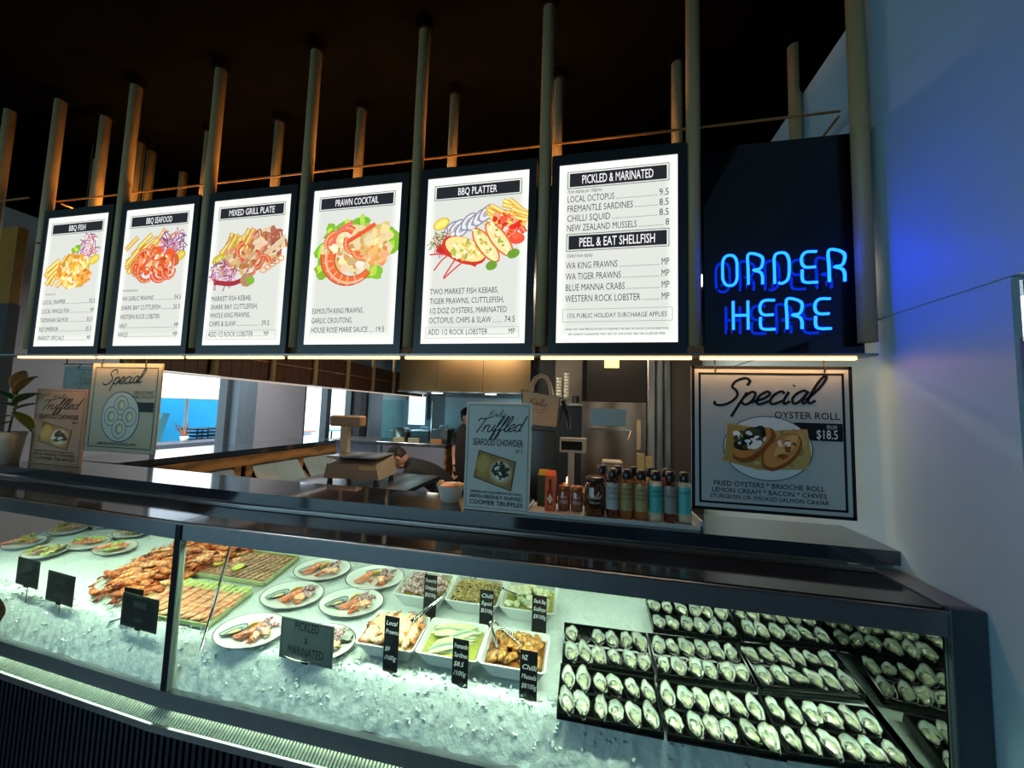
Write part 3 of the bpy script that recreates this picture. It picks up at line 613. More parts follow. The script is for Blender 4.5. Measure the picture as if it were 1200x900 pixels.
# ---------------------------------------------------------------- oysters
M_shell=vcol('oyster_shell',rough=.4,spec=.5,noisev=.35); M_meat=vcol('oyster_meat',rough=.12,spec=.7,coat=.6,noisev=.25)
def oyster(seed):
    r=random.Random(seed); L=r.uniform(.027,.034); W=r.uniform(.0175,.0225); n=22; m=MB(); bend=r.uniform(-.35,.5)
    def R(t,q): # rounded bill towards +Y, narrow hinge at -Y
        s_=math.sin(t); x=W*math.cos(t)*(1 if s_>0 else 1-.45*(-s_)**1.3); y=L*s_
        k=1+(.26*noise.noise(Vector((math.cos(t)*1.8,s_*1.8,seed*3.1)))+.09*noise.noise(Vector((math.cos(t)*5,s_*5,seed))))*min(1,q*1.1)
        return x*k*q+bend*(y*q)**2*18,y*k*q
    rings=[(0,.006,'9aa298'),(.4,.006,'b8c2b6'),(.66,.008,'cdd4ca'),(.84,.0115,'dde2d8'),(.93,.0145,'c2c6b6'),(.985,.0165,'8c8e7c'),(1.03,.016,'54564a'),(1.0,.010,'4c4a40'),(.72,.001,'34322a')]
    vs=[];cs=[]
    for q,z,c in rings:
        for k in range(n):
            t=2*PI*k/n; x,y=R(t,q); zz=z*(1+.35*noise.noise(Vector((x*70,y*70,seed))))+(.002*math.sin(t*5+seed) if .8<q<1.02 else 0)
            g=(1+.45*noise.noise(Vector((x*160,y*160,seed*5))))*(.55 if math.sin(t)<-.75 and q>.5 else 1)
            vs.append((x,y,max(0,zz))); cs.append(tuple(v*r.uniform(.62,.9)*g for v in hx(c)))
    fs=[(i*n+k,i*n+(k+1)%n,(i+1)*n+(k+1)%n,(i+1)*n+k) for i in range(len(rings)-1) for k in range(n)]
    m.add(vs,fs); m.c=cs; a=m.mesh('oyster_shell',M_shell,True,True)
    m=MB(); vs=[];cs=[]; nn=20
    for q,z in ((0,.0160),(.25,.0165),(.45,.0155),(.60,.0138),(.70,.0125),(.76,.0095)):
        for k in range(nn):
            t=2*PI*k/nn; x,y=R(t,q); y=y*.9-.0045
            b=noise.noise(Vector((x*130,y*130,seed*2.3)))
            vs.append((x,y,z+.0032*b))
            c='b7bca8' if b>-.05 else 'a3aa90'
            if q>.55 and noise.noise(Vector((math.cos(t)*1.5,math.sin(t)*1.5,seed*9)))>.04: c='565e52'
            elif q<.5 and y<-.004: c='c6c4a0'
            elif b<-.3: c='7a8474'
            cs.append(tuple(v*r.uniform(.68,.88) for v in hx(c)))
    m.add(vs,[(i*nn+k,i*nn+(k+1)%nn,(i+1)*nn+(k+1)%nn,(i+1)*nn+k) for i in range(5) for k in range(nn)]); m.c=cs
    return a,m.mesh('oyster_meat',M_meat,True,True)
OY=[oyster(i) for i in range(12)]
M_tray=mat('tray_black_plastic',(.008,.009,.009),.15,0,.2,60,spec=.6)
def tray_mesh():
    m=MB(); W,D=.276,.15; m.box(-W/2,W/2,-D/2,D/2,0,.004,b=.001)
    for a in ((-W/2,W/2,D/2-.004,D/2),(-W/2,-W/2+.004,-D/2,D/2),(W/2-.004,W/2,-D/2,D/2)): m.box(*a,.004,.026)
    m.box(-W/2+.004,W/2-.004,-D/2+.004,-D/2+.008,.004,.018); m.box(-W/2+.004,W/2-.004,-.004,.004,.004,.016)
    for r in range(2):
        for c in range(6):
            cx,cy=-W/2+.025+c*.0452,-D/2+.038+r*.073
            m.lathe([(.021,.004),(.0225,.020),(.0205,.020),(.018,.006)],14,Matrix.Translation((cx,cy,0))@Matrix.Diagonal((1,1.5,1,1)))
    return m.mesh('oyster_tray',M_tray)
TR=tray_mesh(); rnd=random.Random(31)
TRAYS=[(.068,1.152,'front left'),(.350,1.154,'front middle'),(.626,1.168,'front right'),(.07,1.312,'middle row left'),(.352,1.322,'middle row centre'),(.636,1.345,'middle row right'),(.368,1.478,'back left'),(.655,1.50,'back right')]
for i,(x,y,nm) in enumerate(TRAYS):
    dz=.0 if 'front' in nm else .004
    yaw=(-.0,.02,.05,.02,.05,.09,.03,.06)[i]
    T=Matrix.Translation((x,y,bz(y)+.004+dz+(.012 if 'back' in nm else 0)))@bedrot(yaw)
    t=inst(TR,'oyster_tray','black plastic twelve-well oyster tray, %s of the eight trays'%nm,'tray',T.translation,T.to_euler(),group='oyster trays on the ice')
    for r in range(2):
        for c in range(6):
            if nm=='middle row left' and r==1 and c==1: continue
            k=rnd.randrange(12); P=T@Matrix.Translation((-.138+.025+c*.0452+rnd.uniform(-.003,.003),-.075+.038+r*.073+rnd.uniform(-.003,.003),.0105))@Matrix.Rotation(rnd.gauss(.3,.3),4,'Z')@Matrix.Rotation(rnd.uniform(.1,.32),4,'X')@Matrix.Rotation(rnd.uniform(-.15,.15),4,'Y')
            o=inst(OY[k][0],'oyster','opened raw oyster on the half shell in the %s tray'%nm,'oyster',P.translation,P.to_euler(),rnd.uniform(.9,1.08),'oysters in the %s tray'%nm)
            inst(OY[k][1],'oyster_meat',None,None,(0,0,0),parent=o)
# ---------------------------------------------------------------- prawns, piled
M_prawn=vcol('cooked_prawn',rough=.28,spec=.5,coat=.3,noisev=.3)
def prawn(seed,L=.115,curl=1.9,cols=('d8642a','f0a468','b8481c'),head=True):
    r=random.Random(seed); m=MB(); R=L/curl; n=13; P=[];rad=[]
    for i in range(n):
        t=i/(n-1); a=-curl*.5+curl*t+PI/2; P.append((R*math.cos(a),R*math.sin(a)-R*.8,.011))
        b=.003+.0098*(math.sin(min(1,(t+.12)*1.15)*PI)**.7 if t<.9 else .35)
        if head and t<.32: b*=.98
        if t>.3 and i%2: b*=.95
        if t>.75: b*=.72
        rad.append(b)
    ns=len(m.v); m.tube(P,rad,8,flat=.85,upv=(0,0,1)); cs=[]
    for i in range(n):
        for k in range(8):
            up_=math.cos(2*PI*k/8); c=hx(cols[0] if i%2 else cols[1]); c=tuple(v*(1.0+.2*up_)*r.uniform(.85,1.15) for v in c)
            if head and i<4: c=tuple(a*.75+b*.25 for a,b in zip(hx(cols[2]),c))
            cs.append(c)
    p=Vector(P[-1]); d=(p-Vector(P[-2])).normalized(); s=Vector((-d.y,d.x,0))
    for q in (-.55,0,.55):
        e=p+(d+s*q).normalized()*.020; m.add([p-s*.003,p+s*.003,e+s*.004+Vector((0,0,-.004)),e-s*.004+Vector((0,0,-.004)),p+Vector((0,0,.003))],[(0,1,2,3),(0,3,4),(1,4,2),(3,2,4)]); cs+=[hx(cols[2])]*5
    if head:
        q=Vector(P[0]); d0=(q-Vector(P[1])).normalized()
        for w_ in (-.3,.3):
            n0=len(m.v); m.tube([q,q+d0*.012+Vector((0,w_*.02,.003)),q+d0*.03+Vector((0,w_*.06,-.004))],[.0011,.0008,.0003],4); cs+=[hx('c05828')]*(len(m.v)-n0)
        for i in range(3):
            a=Vector(P[4+i]); inn=(Vector((0,-R*.8,.0))-a); inn.z=0; inn.normalize()
            n0=len(m.v); m.tube([a,a+inn*.016+Vector((.002,0,-.006))],[.0014,.0005],4); cs+=[hx(cols[2])]*(len(m.v)-n0)
    m.c=cs; return m.mesh('prawn',M_prawn,True,True)
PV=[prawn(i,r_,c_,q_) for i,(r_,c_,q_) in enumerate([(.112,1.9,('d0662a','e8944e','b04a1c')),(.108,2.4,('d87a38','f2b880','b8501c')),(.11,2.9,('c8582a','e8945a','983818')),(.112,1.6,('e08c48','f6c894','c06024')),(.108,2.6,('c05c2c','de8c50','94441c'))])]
rnd=random.Random(12); cnt=0
for layer in range(4):
    k=(84,74,50,28)[layer]
    for i in range(k):
        for _ in range(30):
            u,v=rnd.random(),rnd.random(); y=1.19+.40*v; xl=-2.07+.02*v+layer*.04; xr=-1.73+(.155*min(1,v*1.6)) -layer*.03
            if v<.12: xl=-1.98+layer*.04
            x=xl+(xr-xl)*u
            if x>-1.40 or (x>-1.60 and y<1.38+.0*v): continue
            break
        y+=sh(x); z=bz(y,x)+.004+layer*.013; a=rnd.gauss(.45,.38)+(PI if rnd.random()<.4 else 0)
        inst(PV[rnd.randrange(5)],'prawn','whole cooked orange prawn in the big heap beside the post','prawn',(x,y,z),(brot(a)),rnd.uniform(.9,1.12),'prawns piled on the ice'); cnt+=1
# lighter raw fillet trays
def slab(seed,L,W,H,c,c2,name,m_=None,bend=.2,ns=8):
    m=MB(); P=[];rad=[]
    for i in range(ns):
        t=i/(ns-1)-.5; P.append((L*t,bend*L*(t*t*2-.25)+.0,H*.5)); rad.append(W*.5*max(.15,(1-(2*abs(t))**3.0)))
    m.tube(P,rad,8,flat=H/W,upv=(0,0,1)); r=random.Random(seed); cs=[]
    for i in range(ns):
        cc=hx(c if i%2 else c2)
        for k in range(8): cs.append(tuple(v*r.uniform(.8,1.12) for v in cc))
    m.c=cs; return m.mesh(name,m_ or M_food,True,True)
M_food=vcol('moist_seafood',rough=.3,spec=.5,coat=.25,noisev=.3); M_leaf=vcol('leaf_green',rough=.45,noisev=.25)
M_yt=mat('yellow_green_tray',hx('b9c48a'),.3,0,.1,10)
def rect_tray(x0,x1,y0,y1,label,skew=0):
    cx,cy=(x0+x1)/2,(y0+y1)/2; W,D=(x1-x0)/2,(y1-y0)/2
    t=thing('shallow_tray',label,'tray',(cx,cy+sh(cx),bz(cy+sh(cx),cx)+.003),brot(),'fillet trays')
    m=MB(); m.box(-W,W,-D,D,0,.003)
    for a in ((-W,W,-D,-D+.006),(-W,W,D-.006,D),(-W,-W+.006,-D,D),(W-.006,W,-D,D)): m.box(*a,.003,.018,b=.002)
    m.build('pan',M_yt,t); return t,cx,cy,W,D
FI=[slab(i,.085,.017,.014,a,b,'prawn_tail',bend=.25) for i,(a,b) in enumerate([('d98858','efb48c'),('c87850','e8a880'),('e29a6c','f4c6a0')])]
t,cx,cy,W,D=rect_tray(-1.71,-1.335,1.142,1.33,'front pale green tray packed with rows of peeled pink prawn tails')
L0=Matrix.Translation(t.location)@bedrot()
for r in range(3):
    for c in range(22):
        P=L0@Matrix.Translation((-W+.012+c*.0165,-D+.04+r*.045+rnd.uniform(-.003,.003),.006+.003*(c%3)+(2-r)*.003))@Matrix.Rotation(1.15+rnd.uniform(-.12,.12),4,'Z')
        inst(FI[rnd.randrange(3)],'prawn_tail','peeled pink prawn tail laid in the front pale green tray','prawn',P.translation,P.to_euler(),1,'prawn tails in the front tray')
def leaf_mesh(seed,L=.05,W=.03,c='9fb84e'):
    m=MB(); r=random.Random(seed); n=7; vs=[];cs=[]
    for s_ in (0,1):
        for i in range(n):
            t=i/(n-1)
            for j in (-1,-.5,0,.5,1):
                w=W*math.sin(PI*min(1,t*.9+.08))**.7*j/2*(1+.25*math.sin(t*25+seed+j)); vs.append((L*(t-.5),w,.004+.008*abs(j)*math.sin(t*14+seed*2+j)*.6+.004-s_*.0012)); cs.append(tuple(v*r.uniform(.75,1.2) for v in hx(c if j else 'd8e0a0')))
    fs=[(i*5+j,(i+1)*5+j,(i+1)*5+j+1,i*5+j+1) for i in range(n-1) for j in range(4)]; o=n*5
    fs+=[tuple(q+o for q in f[::-1]) for f in fs]; m.add(vs,fs); m.c=cs; return m.mesh('leaf',M_leaf,True,True)
LF=[leaf_mesh(i,c=c) for i,c in enumerate(['a9bd52','8fae48','c6cf78'])]
for c in range(13):
    P=L0@Matrix.Translation((-W+.02+c*.028,D-.014,.012))@Matrix.Rotation(1.4+rnd.uniform(-.4,.4),4,'Z')
    inst(LF[c%3],'lettuce_leaf','curly pale green leaf along the back edge of the front fillet tray','leaf',P.translation,P.to_euler(),1,'leaves behind the prawn tails')
FI2=[slab(20+i,.07,.012,.012,a,b,'fish_strip',bend=.15) for i,(a,b) in enumerate([('c09068','9a6a50'),('b8845c','d8b08a'),('a87860','c8a080')])]
t,cx,cy,W,D=rect_tray(-1.705,-1.325,1.368,1.565,'rear pale green tray of brownish squid strips with two lemon slices')
L0=Matrix.Translation(t.location)@bedrot()
for r in range(3):
    for c in range(25):
        P=L0@Matrix.Translation((-W+.012+c*.0148,-D+.038+r*.058+rnd.uniform(-.003,.003),.006+.003*(c%2)))@Matrix.Rotation(1.25+rnd.uniform(-.15,.15),4,'Z')
        inst(FI2[rnd.randrange(3)],'squid_strip','brownish squid strip laid in the rear pale green tray','squid',P.translation,P.to_euler(),1,'squid strips in the rear tray')
M_lem=vcol('lemon_flesh',rough=.25,coat=.3,noisev=.1)
def lemon_slice(r=.02,h=.006):
    m=MB(); cs=[]; n=24; vs=[]
    for q,z,c in ((r,0,'c8c020'),(r,h,'d8d030'),(r*.9,h,'f4f2b8'),(r*.84,h*.9,'d6d84c'),(r*.12,h*.9,'e4e070'),(0,h,'f4f2c0')):
        for k in range(n): vs.append((q*math.cos(2*PI*k/n),q*math.sin(2*PI*k/n),z)); cs.append(hx('f4f2c0') if (k%4==0 and 0<q<r*.86) else hx(c))
    m.add(vs,[(i*n+k,i*n+(k+1)%n,(i+1)*n+(k+1)%n,(i+1)*n+k) for i in range(5) for k in range(n)]); m.c=cs; return m.mesh('lemon_slice',M_lem,False,True)
def lemon_wedge(L=.045,R=.016):
    m=MB(); cs=[]; n=9; vs=[]
    for i in range(n):
        t=i/(n-1); w=R*math.sin(PI*t)**.7+.0005; x=L*(t-.5)
        for a,q,c in ((0,0,'f4f0a0'),(.15,.9,'f0cc20'),(.15,1,'f8f4c8'),(PI*.28,1.02,'e0cc18'),(PI*.42,1,'f8f4c8'),(PI*.42,.9,'f0cc20')):
            vs.append((x,w*q*math.cos(a)-R*.35,w*q*math.sin(a))); cs.append(hx(c))
    m.add(vs,[(i*6+k,i*6+(k+1)%6,(i+1)*6+(k+1)%6,(i+1)*6+k) for i in range(n-1) for k in range(6)]); m.c=cs; return m.mesh('lemon_wedge',M_lem,True,True)
LS=lemon_slice(); LW=lemon_wedge()
for i,(dx,dy) in enumerate([(-.115,-.03),(.0,-.045)]):
    P=L0@Matrix.Translation((dx,dy,.026))
    inst(LS,'lemon_slice',['lemon slice on the rear squid tray, nearer the post','lemon slice on the rear squid tray, nearer the plates'][i],'lemon',P.translation,P.to_euler(),1.15,'lemon slices on the rear tray')
t,cx,cy,W,D=rect_tray(-1.86,-1.725,1.2,1.30,'corner of a third pale green tray left of the post, mostly under prawns')
# ---------------------------------------------------------------- plates of mixed seafood
def plate_mesh():
    m=MB(); n=40; vs=[];cs=[]
    pr=[(0,.004,'e6eae4'),(.62,.004,'e8ece6'),(.74,.006,'dfe4de'),(.96,.015,'eceee8'),(.985,.0162,'23262e'),(1.0,.0155,'1e2128'),(.98,.013,'d8dcd6'),(.6,0,'c8ccc8')]
    for q,z,c in pr:
        for k in range(n): vs.append((.128*q*math.cos(2*PI*k/n),.081*q*math.sin(2*PI*k/n),z)); cs.append(hx(c))
    m.add(vs,[(i*n+k,i*n+(k+1)%n,(i+1)*n+(k+1)%n,(i+1)*n+k) for i in range(len(pr)-1) for k in range(n)]); m.c=cs
    return m.mesh('oval_plate',vcol('glazed_plate',rough=.15,spec=.6),True,True)
PM=plate_mesh()
def mussel_mesh():
    m=MB(); n=16; vs=[];cs=[]
    for q,z,c in ((0,.005,'e8d8b0'),(.45,.006,'e0b878'),(.5,.0045,'4a5a58'),(.85,.009,'a8b8b4'),(1,.013,'1a2226'),(.95,.009,'161c20'),(.5,0,'10161a')):
        for k in range(n):
            t=2*PI*k/n; vs.append((.038*q*math.cos(t),.016*q*math.sin(t)*(1+.3*math.cos(t)),z)); cs.append(hx(c))
    m.add(vs,[(i*n+k,i*n+(k+1)%n,(i+1)*n+(k+1)%n,(i+1)*n+k) for i in range(6) for k in range(n)]); m.c=cs; return m.mesh('mussel',M_food,True,True)
MU=mussel_mesh()
SM=[slab(40+i,.05,.022,.012,a,b,'salmon_slice') for i,(a,b) in enumerate([('e07848','f0a07c'),('d86c40','f4ac88')])]
OC=[slab(50+i,.036,.012,.012,a,b,'octopus_piece',bend=.7) for i,(a,b) in enumerate([('8c4a5c','e0c4bc'),('c08a90','e8d4cc'),('6e3c50','c8a0a0')])]
PW=[prawn(70+i,.06,2.8,('e88850','f8d0b0','e06830'),False) for i in range(2)]
PL=[(-1.150,1.508,'back left of the seafood plates'),(-.885,1.50,'back right of the seafood plates'),(-1.155,1.345,'middle left of the seafood plates'),(-.892,1.352,'middle right of the seafood plates'),(-1.16,1.165,'front left of the seafood plates'),(-.885,1.166,'front right, behind the grey sign')]
rnd=random.Random(77)
for i,(x,y,nm) in enumerate(PL):
    T=Matrix.Translation((x,y,bz(y)+.002))@bedrot(.10)
    inst(PM,'oval_plate','white oval plate with a thin dark rim, '+nm,'plate',T.translation,T.to_euler(),group='oval seafood plates')
    def on(me,name,label,cat,dx,dy,dz,rz,sc=1,rx=0,g=None):
        P=T@Matrix.Translation((dx,dy,dz))@Matrix.Rotation(rz,4,'Z')@Matrix.Rotation(rx,4,'X'); inst(me,name,label,cat,P.translation,P.to_euler(),sc,g)
    nm={'back left of the seafood plates':'back left plate','back right of the seafood plates':'back right plate','middle left of the seafood plates':'middle left plate','middle right of the seafood plates':'middle right plate','front left of the seafood plates':'front left plate','front right, behind the grey sign':'plate behind the grey sign'}[nm]; pn='on the '+nm
    if i%2==0 or i==3: on(MU,'mussel','open mussel '+pn,'mussel',-.055,-.01,.006,.6,1.15)
    if i in (0,1,3): on(MU,'mussel','second open mussel by the lemon '+pn,'mussel',-.02,.03 if i<2 else -.025,.008,.2,.9)
    if i==5: on(OY[3][0],'oyster','oyster shell lying on the plate behind the grey sign','oyster',.085,.025,.006,1.1,1.1)
    for k in range(5): on(SM[k%2],'salmon_slice','folded salmon slice '+pn,'salmon',(-.01+.009*k) if i>=2 else -.05+.006*k,-.022+.004*k,.007+.004*k,(.4+.15*k),1.25,0,'salmon slices %s'%pn)
    on(LW,'lemon_wedge','yellow lemon wedge '+pn,'lemon',.01,.015,.022,.5+rnd.uniform(-.2,.2),1.25,.4)
    for k in range(7): on(OC[k%3],'octopus_piece','small purple octopus piece '+pn,'octopus',.05+rnd.uniform(-.02,.02),.015+rnd.uniform(-.02,.02),.008+.003*k,rnd.uniform(0,6),1.25,0,'octopus pieces %s'%pn)
    for k in range(3): on(PW[k%2],'peeled_prawn','small peeled prawn '+pn,'prawn',.03+.014*k,-.022+.006*k,.01,rnd.uniform(-.5,.8),1.0,0,'peeled prawns %s'%pn)
# sashimi plates at the far left
LP2=[(-2.83,1.50,'furthest back left'),(-2.68,1.60,'furthest back, right of the divider'),(-2.42,1.56,'back, next to the prawn heap'),(-2.88,1.36,'at the left edge'),(-2.52,1.43,'behind the second small sign'),(-2.32,1.43,'beside the prawn heap'),(-2.64,1.33,'nearest the first small sign')]
for i,(x,y,nm) in enumerate(LP2):
    T=Matrix.Translation((x,y+sh(x),bz(y+sh(x),x)+.002))@bedrot(.1); nn='small left-hand plate, '+nm
    inst(PM,'oval_plate','oval plate of green leaves and sliced fish, '+nm,'plate',T.translation,T.to_euler(),.8,'left-hand sashimi plates')
    for k in range(4): P=T@Matrix.Translation((rnd.uniform(-.06,.06),rnd.uniform(-.02,.03),.008+.004*k))@Matrix.Rotation(rnd.uniform(0,3),4,'Z'); inst(LF[(k+1)%3],'lettuce_leaf','pale green leaf on the '+nn,'leaf',P.translation,P.to_euler(),1.3,'leaves on the '+nn)
    for k in range(8): P=T@Matrix.Translation((-.06+.016*k,rnd.uniform(-.025,.01),.016+.003*(k%3)))@Matrix.Rotation(1.1+rnd.uniform(-.3,.3),4,'Z'); inst((SM if i in (1,3,4,5) else FI2)[k%2],'fish_slice','slice of fish on the '+nn,'fish',P.translation,P.to_euler(),.95,'fish slices on the '+nn)
# ---------------------------------------------------------------- white bowls
def bowl_mesh():
    m=MB(); W,D,H=.102,.073,.062; w,d=.075,.05; t_=.004
    def ringp(a,b,z,r):
        P=[]
        for sx,sy,a0 in ((1,1,0),(-1,1,PI/2),(-1,-1,PI),(1,-1,PI*1.5)):
            for k in range(4):
                th=a0+PI/2*k/3; P.append((sx*(a-r)+r*math.cos(th),sy*(b-r)+r*math.sin(th),z))
        return P
    rs=[ringp(w,d,0,.012),ringp(W,D,H-.004,.012),ringp(W+.001,D+.001,H,.012),ringp(W-t_,D-t_,H,.01),ringp(w-.002,d-.002,.006,.01)]
    vs=sum(rs,[]); n=16; m.add(vs,[(i*n+k,i*n+(k+1)%n,(i+1)*n+(k+1)%n,(i+1)*n+k) for i in range(4) for k in range(n)]+[tuple(range(n))[::-1],tuple(range(4*n,5*n))]); return m.mesh('square_bowl',M_white)
BM=bowl_mesh()
def ringpiece(seed,cols,R=.013,r=.005,name='ring'):
    m=MB(); P=[(R*math.cos(a)*1.2,R*math.sin(a),r+.002*math.sin(a*3+seed)) for a in [2*PI*k/10*.85 for k in range(10)]]
    m.tube(P,[r*(.6+.4*math.sin(PI*k/9)) for k in range(10)],7); rr=random.Random(seed); m.c=[tuple(v*rr.uniform(.8,1.15) for v in hx(rr.choice(cols))) for _ in m.v]; return m.mesh(name,M_food,True,True)
def lump(seed,cols,r=.014,name='piece',fl=.7):
    m=MB(); m.blob((0,0,r*.6),(r*1.25,r,r*fl),9,6,.5,seed,1.6); rr=random.Random(seed); m.c=[tuple(v*rr.uniform(.8,1.15) for v in hx(rr.choice(cols))) for _ in m.v]; return m.mesh(name,M_food,True,True)
sard=[]
for i in range(3):
    m=MB(); P=[((t-.5)*.105,.006*math.sin(t*3),.004) for t in [k/9 for k in range(10)]]; m.tube(P,[.002+.0125*math.sin(PI*min(1,.12+t*.95))**.8 for t in [k/9 for k in range(10)]],8,flat=.35,upv=(0,0,1))
    cs=[]; 
    for a in range(10):
        for k in range(8): cs.append(hx(['d8d29a','b8c49a','5e7a78','e8e4b0','efe8b8','e8e4b0','8ea48c','c8cc9a'][(k+i)%8]))
    m.c=cs; sard.append(m.mesh('sardine_fillet',M_food,True,True))
def pset(kind):
    if kind=='octopus': return [slab(90+i,.045,.014,.012,a,b,'octopus_piece',bend=.8) for i,(a,b) in enumerate([('7c4454','d8b8b4'),('b07c84','ead6cc'),('e2cdb8','a8707c')])],'octopus_piece','octopus',62
    if kind=='squid': return [slab(100+i,.06,.0065,.006,a,b,'squid_strip',bend=.5) for i,(a,b) in enumerate([('b49a58','cdb878'),('a08848','c4ac68'),('c8b884','b09a60')])],'squid_strip','squid',95
    if kind=='scallop': return [lump(110+i,('d8d8a8','c4c890','e8e6c4'),.013,'scallop',.6) for i in range(3)],'scallop','scallop',52
    if kind=='prawn': return [prawn(120+i,.05,3.0,('f0a868','fce0c0','e89058'),False) for i in range(3)],'small_prawn','prawn',75
    if kind=='sardine': return sard,'sardine_fillet','sardine',24
    return [lump(130+i,('c88a3c','a8682c','7c4c24','d8a050'),.014,'mussel_meat',.7) for i in range(3)]+[ringpiece(5,('a86828','5c3418'),.01,.005,'mussel_meat')],'mussel_meat','mussel',62
BOWLS=[(-.625,1.445,'octopus','marinated purple octopus','back left'),(-.415,1.45,'squid','golden squid strips','back middle'),(-.205,1.453,'scallop','pale green scallops','back right'),
       (-.63,1.218,'prawn','small peeled orange prawns','front left'),(-.42,1.222,'sardine','silver sardine fillets','front middle'),(-.212,1.223,'mussel','brown chilli mussels','front right')]
rnd=random.Random(55); M_oil=mat('marinade',hx('a88a30'),.1,0,.2,30,spec=.6,coat=.5)
for x,y,kd,desc,nm in BOWLS:
    T=Matrix.Translation((x,y,bz(y)-.002))@bedrot(0)
    t=thing('square_bowl','white square bowl of %s, %s of the six bowls'%(desc,nm),'bowl',T.translation,T.to_euler(),'white bowls on the ice')
    inst(BM,'bowl',None,None,(0,0,0),parent=t)
    MB().box(-.089,.089,-.061,.061,.036,.047,b=.004).build('marinade',mat('marinade_'+kd,hx({'octopus':'b89a3c','squid':'8a7838','scallop':'a8a858','prawn':'e8b878','sardine':'a8a850','mussel':'8c5828'}[kd]),.15,0,.2,30,coat=.5),t)
    ms,name,cat,n=pset(kd)
    for k in range(n):
        u,v=rnd.uniform(-1,1),rnd.uniform(-1,1); h=max(0,1-(u*u+v*v)*.5); q=k/n
        z=.046+q*.022*h+(.004 if kd!='sardine' else 0)
        a=rnd.uniform(0,6.3) if kd!='sardine' else .35+rnd.uniform(-.25,.25)
        mw=.074 if kd not in('sardine',) else .036
        P=T@Matrix.Translation((u*mw,v*.05,z))@Matrix.Rotation(a,4,'Z')@Matrix.Rotation(rnd.uniform(-.35,.35),4,'X')
        inst(ms[rnd.randrange(len(ms))],name,'piece of %s in the %s bowl'%(desc,nm),cat,P.translation,P.to_euler(),rnd.uniform(.9,1.1),'pieces in the %s bowl'%nm)
# price cards
CHK=vcol('chalk_card',rough=.5)
CARDS=[(-.595,1.123,.168,['Local','Prawns','','$9','/100g'],'in front of the orange prawn bowl'),(-.366,1.125,.132,['Fremantle','Sardines','$8.5','/100g'],'in front of the sardine bowl'),(-.157,1.126,.130,['NZ','Chilli','Mussels','$8/100g'],'in front of the mussel bowl'),
       (-.565,1.345,.158,['Favourite','Octopus','$9.5/100g'],'in front of the octopus bowl'),(-.348,1.350,.127,['Chilli','Squid','$8.5/100g'],'in front of the squid bowl'),(-.156,1.352,.131,['Shark Bay','Scallops','$9/100g'],'in front of the scallop bowl')]
for x,y,h,ls,nm in CARDS:
    t=thing('price_card','tall black card with white handwriting '+nm,'price card',(x,y,bz(y)-.008),(0,0,math.radians(-3)),'black price cards')
    MB().box(-.026,.026,-.001,.001,0,h+.008,b=.0004).build('card',M_black2,t)
    p=Print(y0=-.0014); z=h-.018
    for l in ls: p.text(l,-.021,z,.0135,'e8e8e8',sh=.25,fit=min(.044,.0075*len(l)+.002),bold=True); z-=.026
    p.build('handwriting',CHK,t)
# small signs on skewers
def skewer_sign(x,y,zb,zt,w,lines,label,bgc,ink,tilt=.0,yaw=0,back=False):
    h=zt-zb; z0=bz(y+sh(x),x)-.02; t=thing('skewer_sign',label,'sign',(x,y+sh(x),z0),(0,0,yaw))
    MB().box(-w/2,w/2,-.0015,.0015,zb-z0,zt-z0,M=Matrix.Rotation(tilt,4,'X'),b=.0005).build('plaque',mat('plaque_'+bgc,hx(bgc),.35),t)
    MB().tube([(0,.004,0),(0,.0045,(zb-z0)*1.0),(0,.004,zb-z0+.02)],.0018,6).build('pin',M_chrome,t)
    MB().box(-.012,.012,-.004,.004,zb-z0-.004,zb-z0+.008,b=.001).build('clip',M_black2,t)
    p=Print(y0=-.0018); p.frame(-w/2+.006,zb-z0+.006,w/2-.006,zt-z0-.006,.0013,ink)
    n=len(lines)
    for k,(l,hh) in enumerate(lines): p.text(l,0,zt-z0-h*(k+.85)/(n+.35),hh,ink,al='C',sx=.66,bold=True)
    o=p.build('lettering',CHK,t); o.rotation_euler=(tilt,0,0); return t
skewer_sign(-2.255,1.10,.778,.886,.158,[('PRAWN',.018),('ROLLS',.018)],'small dark sign on a pin, leftmost in the case','15191a','566660',yaw=-.1)
skewer_sign(-2.035,1.095,.747,.862,.178,[('COOKED',.016),('TIGER PRAWNS',.013)],'small dark sign on a pin, second from the left in the case','15191a','606e6a',yaw=-.1)
skewer_sign(-1.575,1.085,.735,.850,.19,[('WHOLE',.020),('Crayfish',.014)],'small dark sign on a pin just left of the post','15191a','606e6a',yaw=-.08)
skewer_sign(-.875,1.092,.735,.862,.205,[('PICKLED',.026),('&',.021),('MARINATED',.026)],'grey sign on a pin reading pickled and marinated','6e7a74','141618',yaw=-.05)
t=thing('sign_easel','small dark easel with a steel leg behind the sign left of the post','easel',(-1.66,1.115,.722),(0,0,0))
MB().box(-.03,.06,.004,.008,0,.135,b=.001).build('board',M_black2,t); MB().tube([(-.01,0,.03),(-.06,-.01,.012),(-.068,-.012,-.008)],.003,6).build('foot',M_chrome,t)
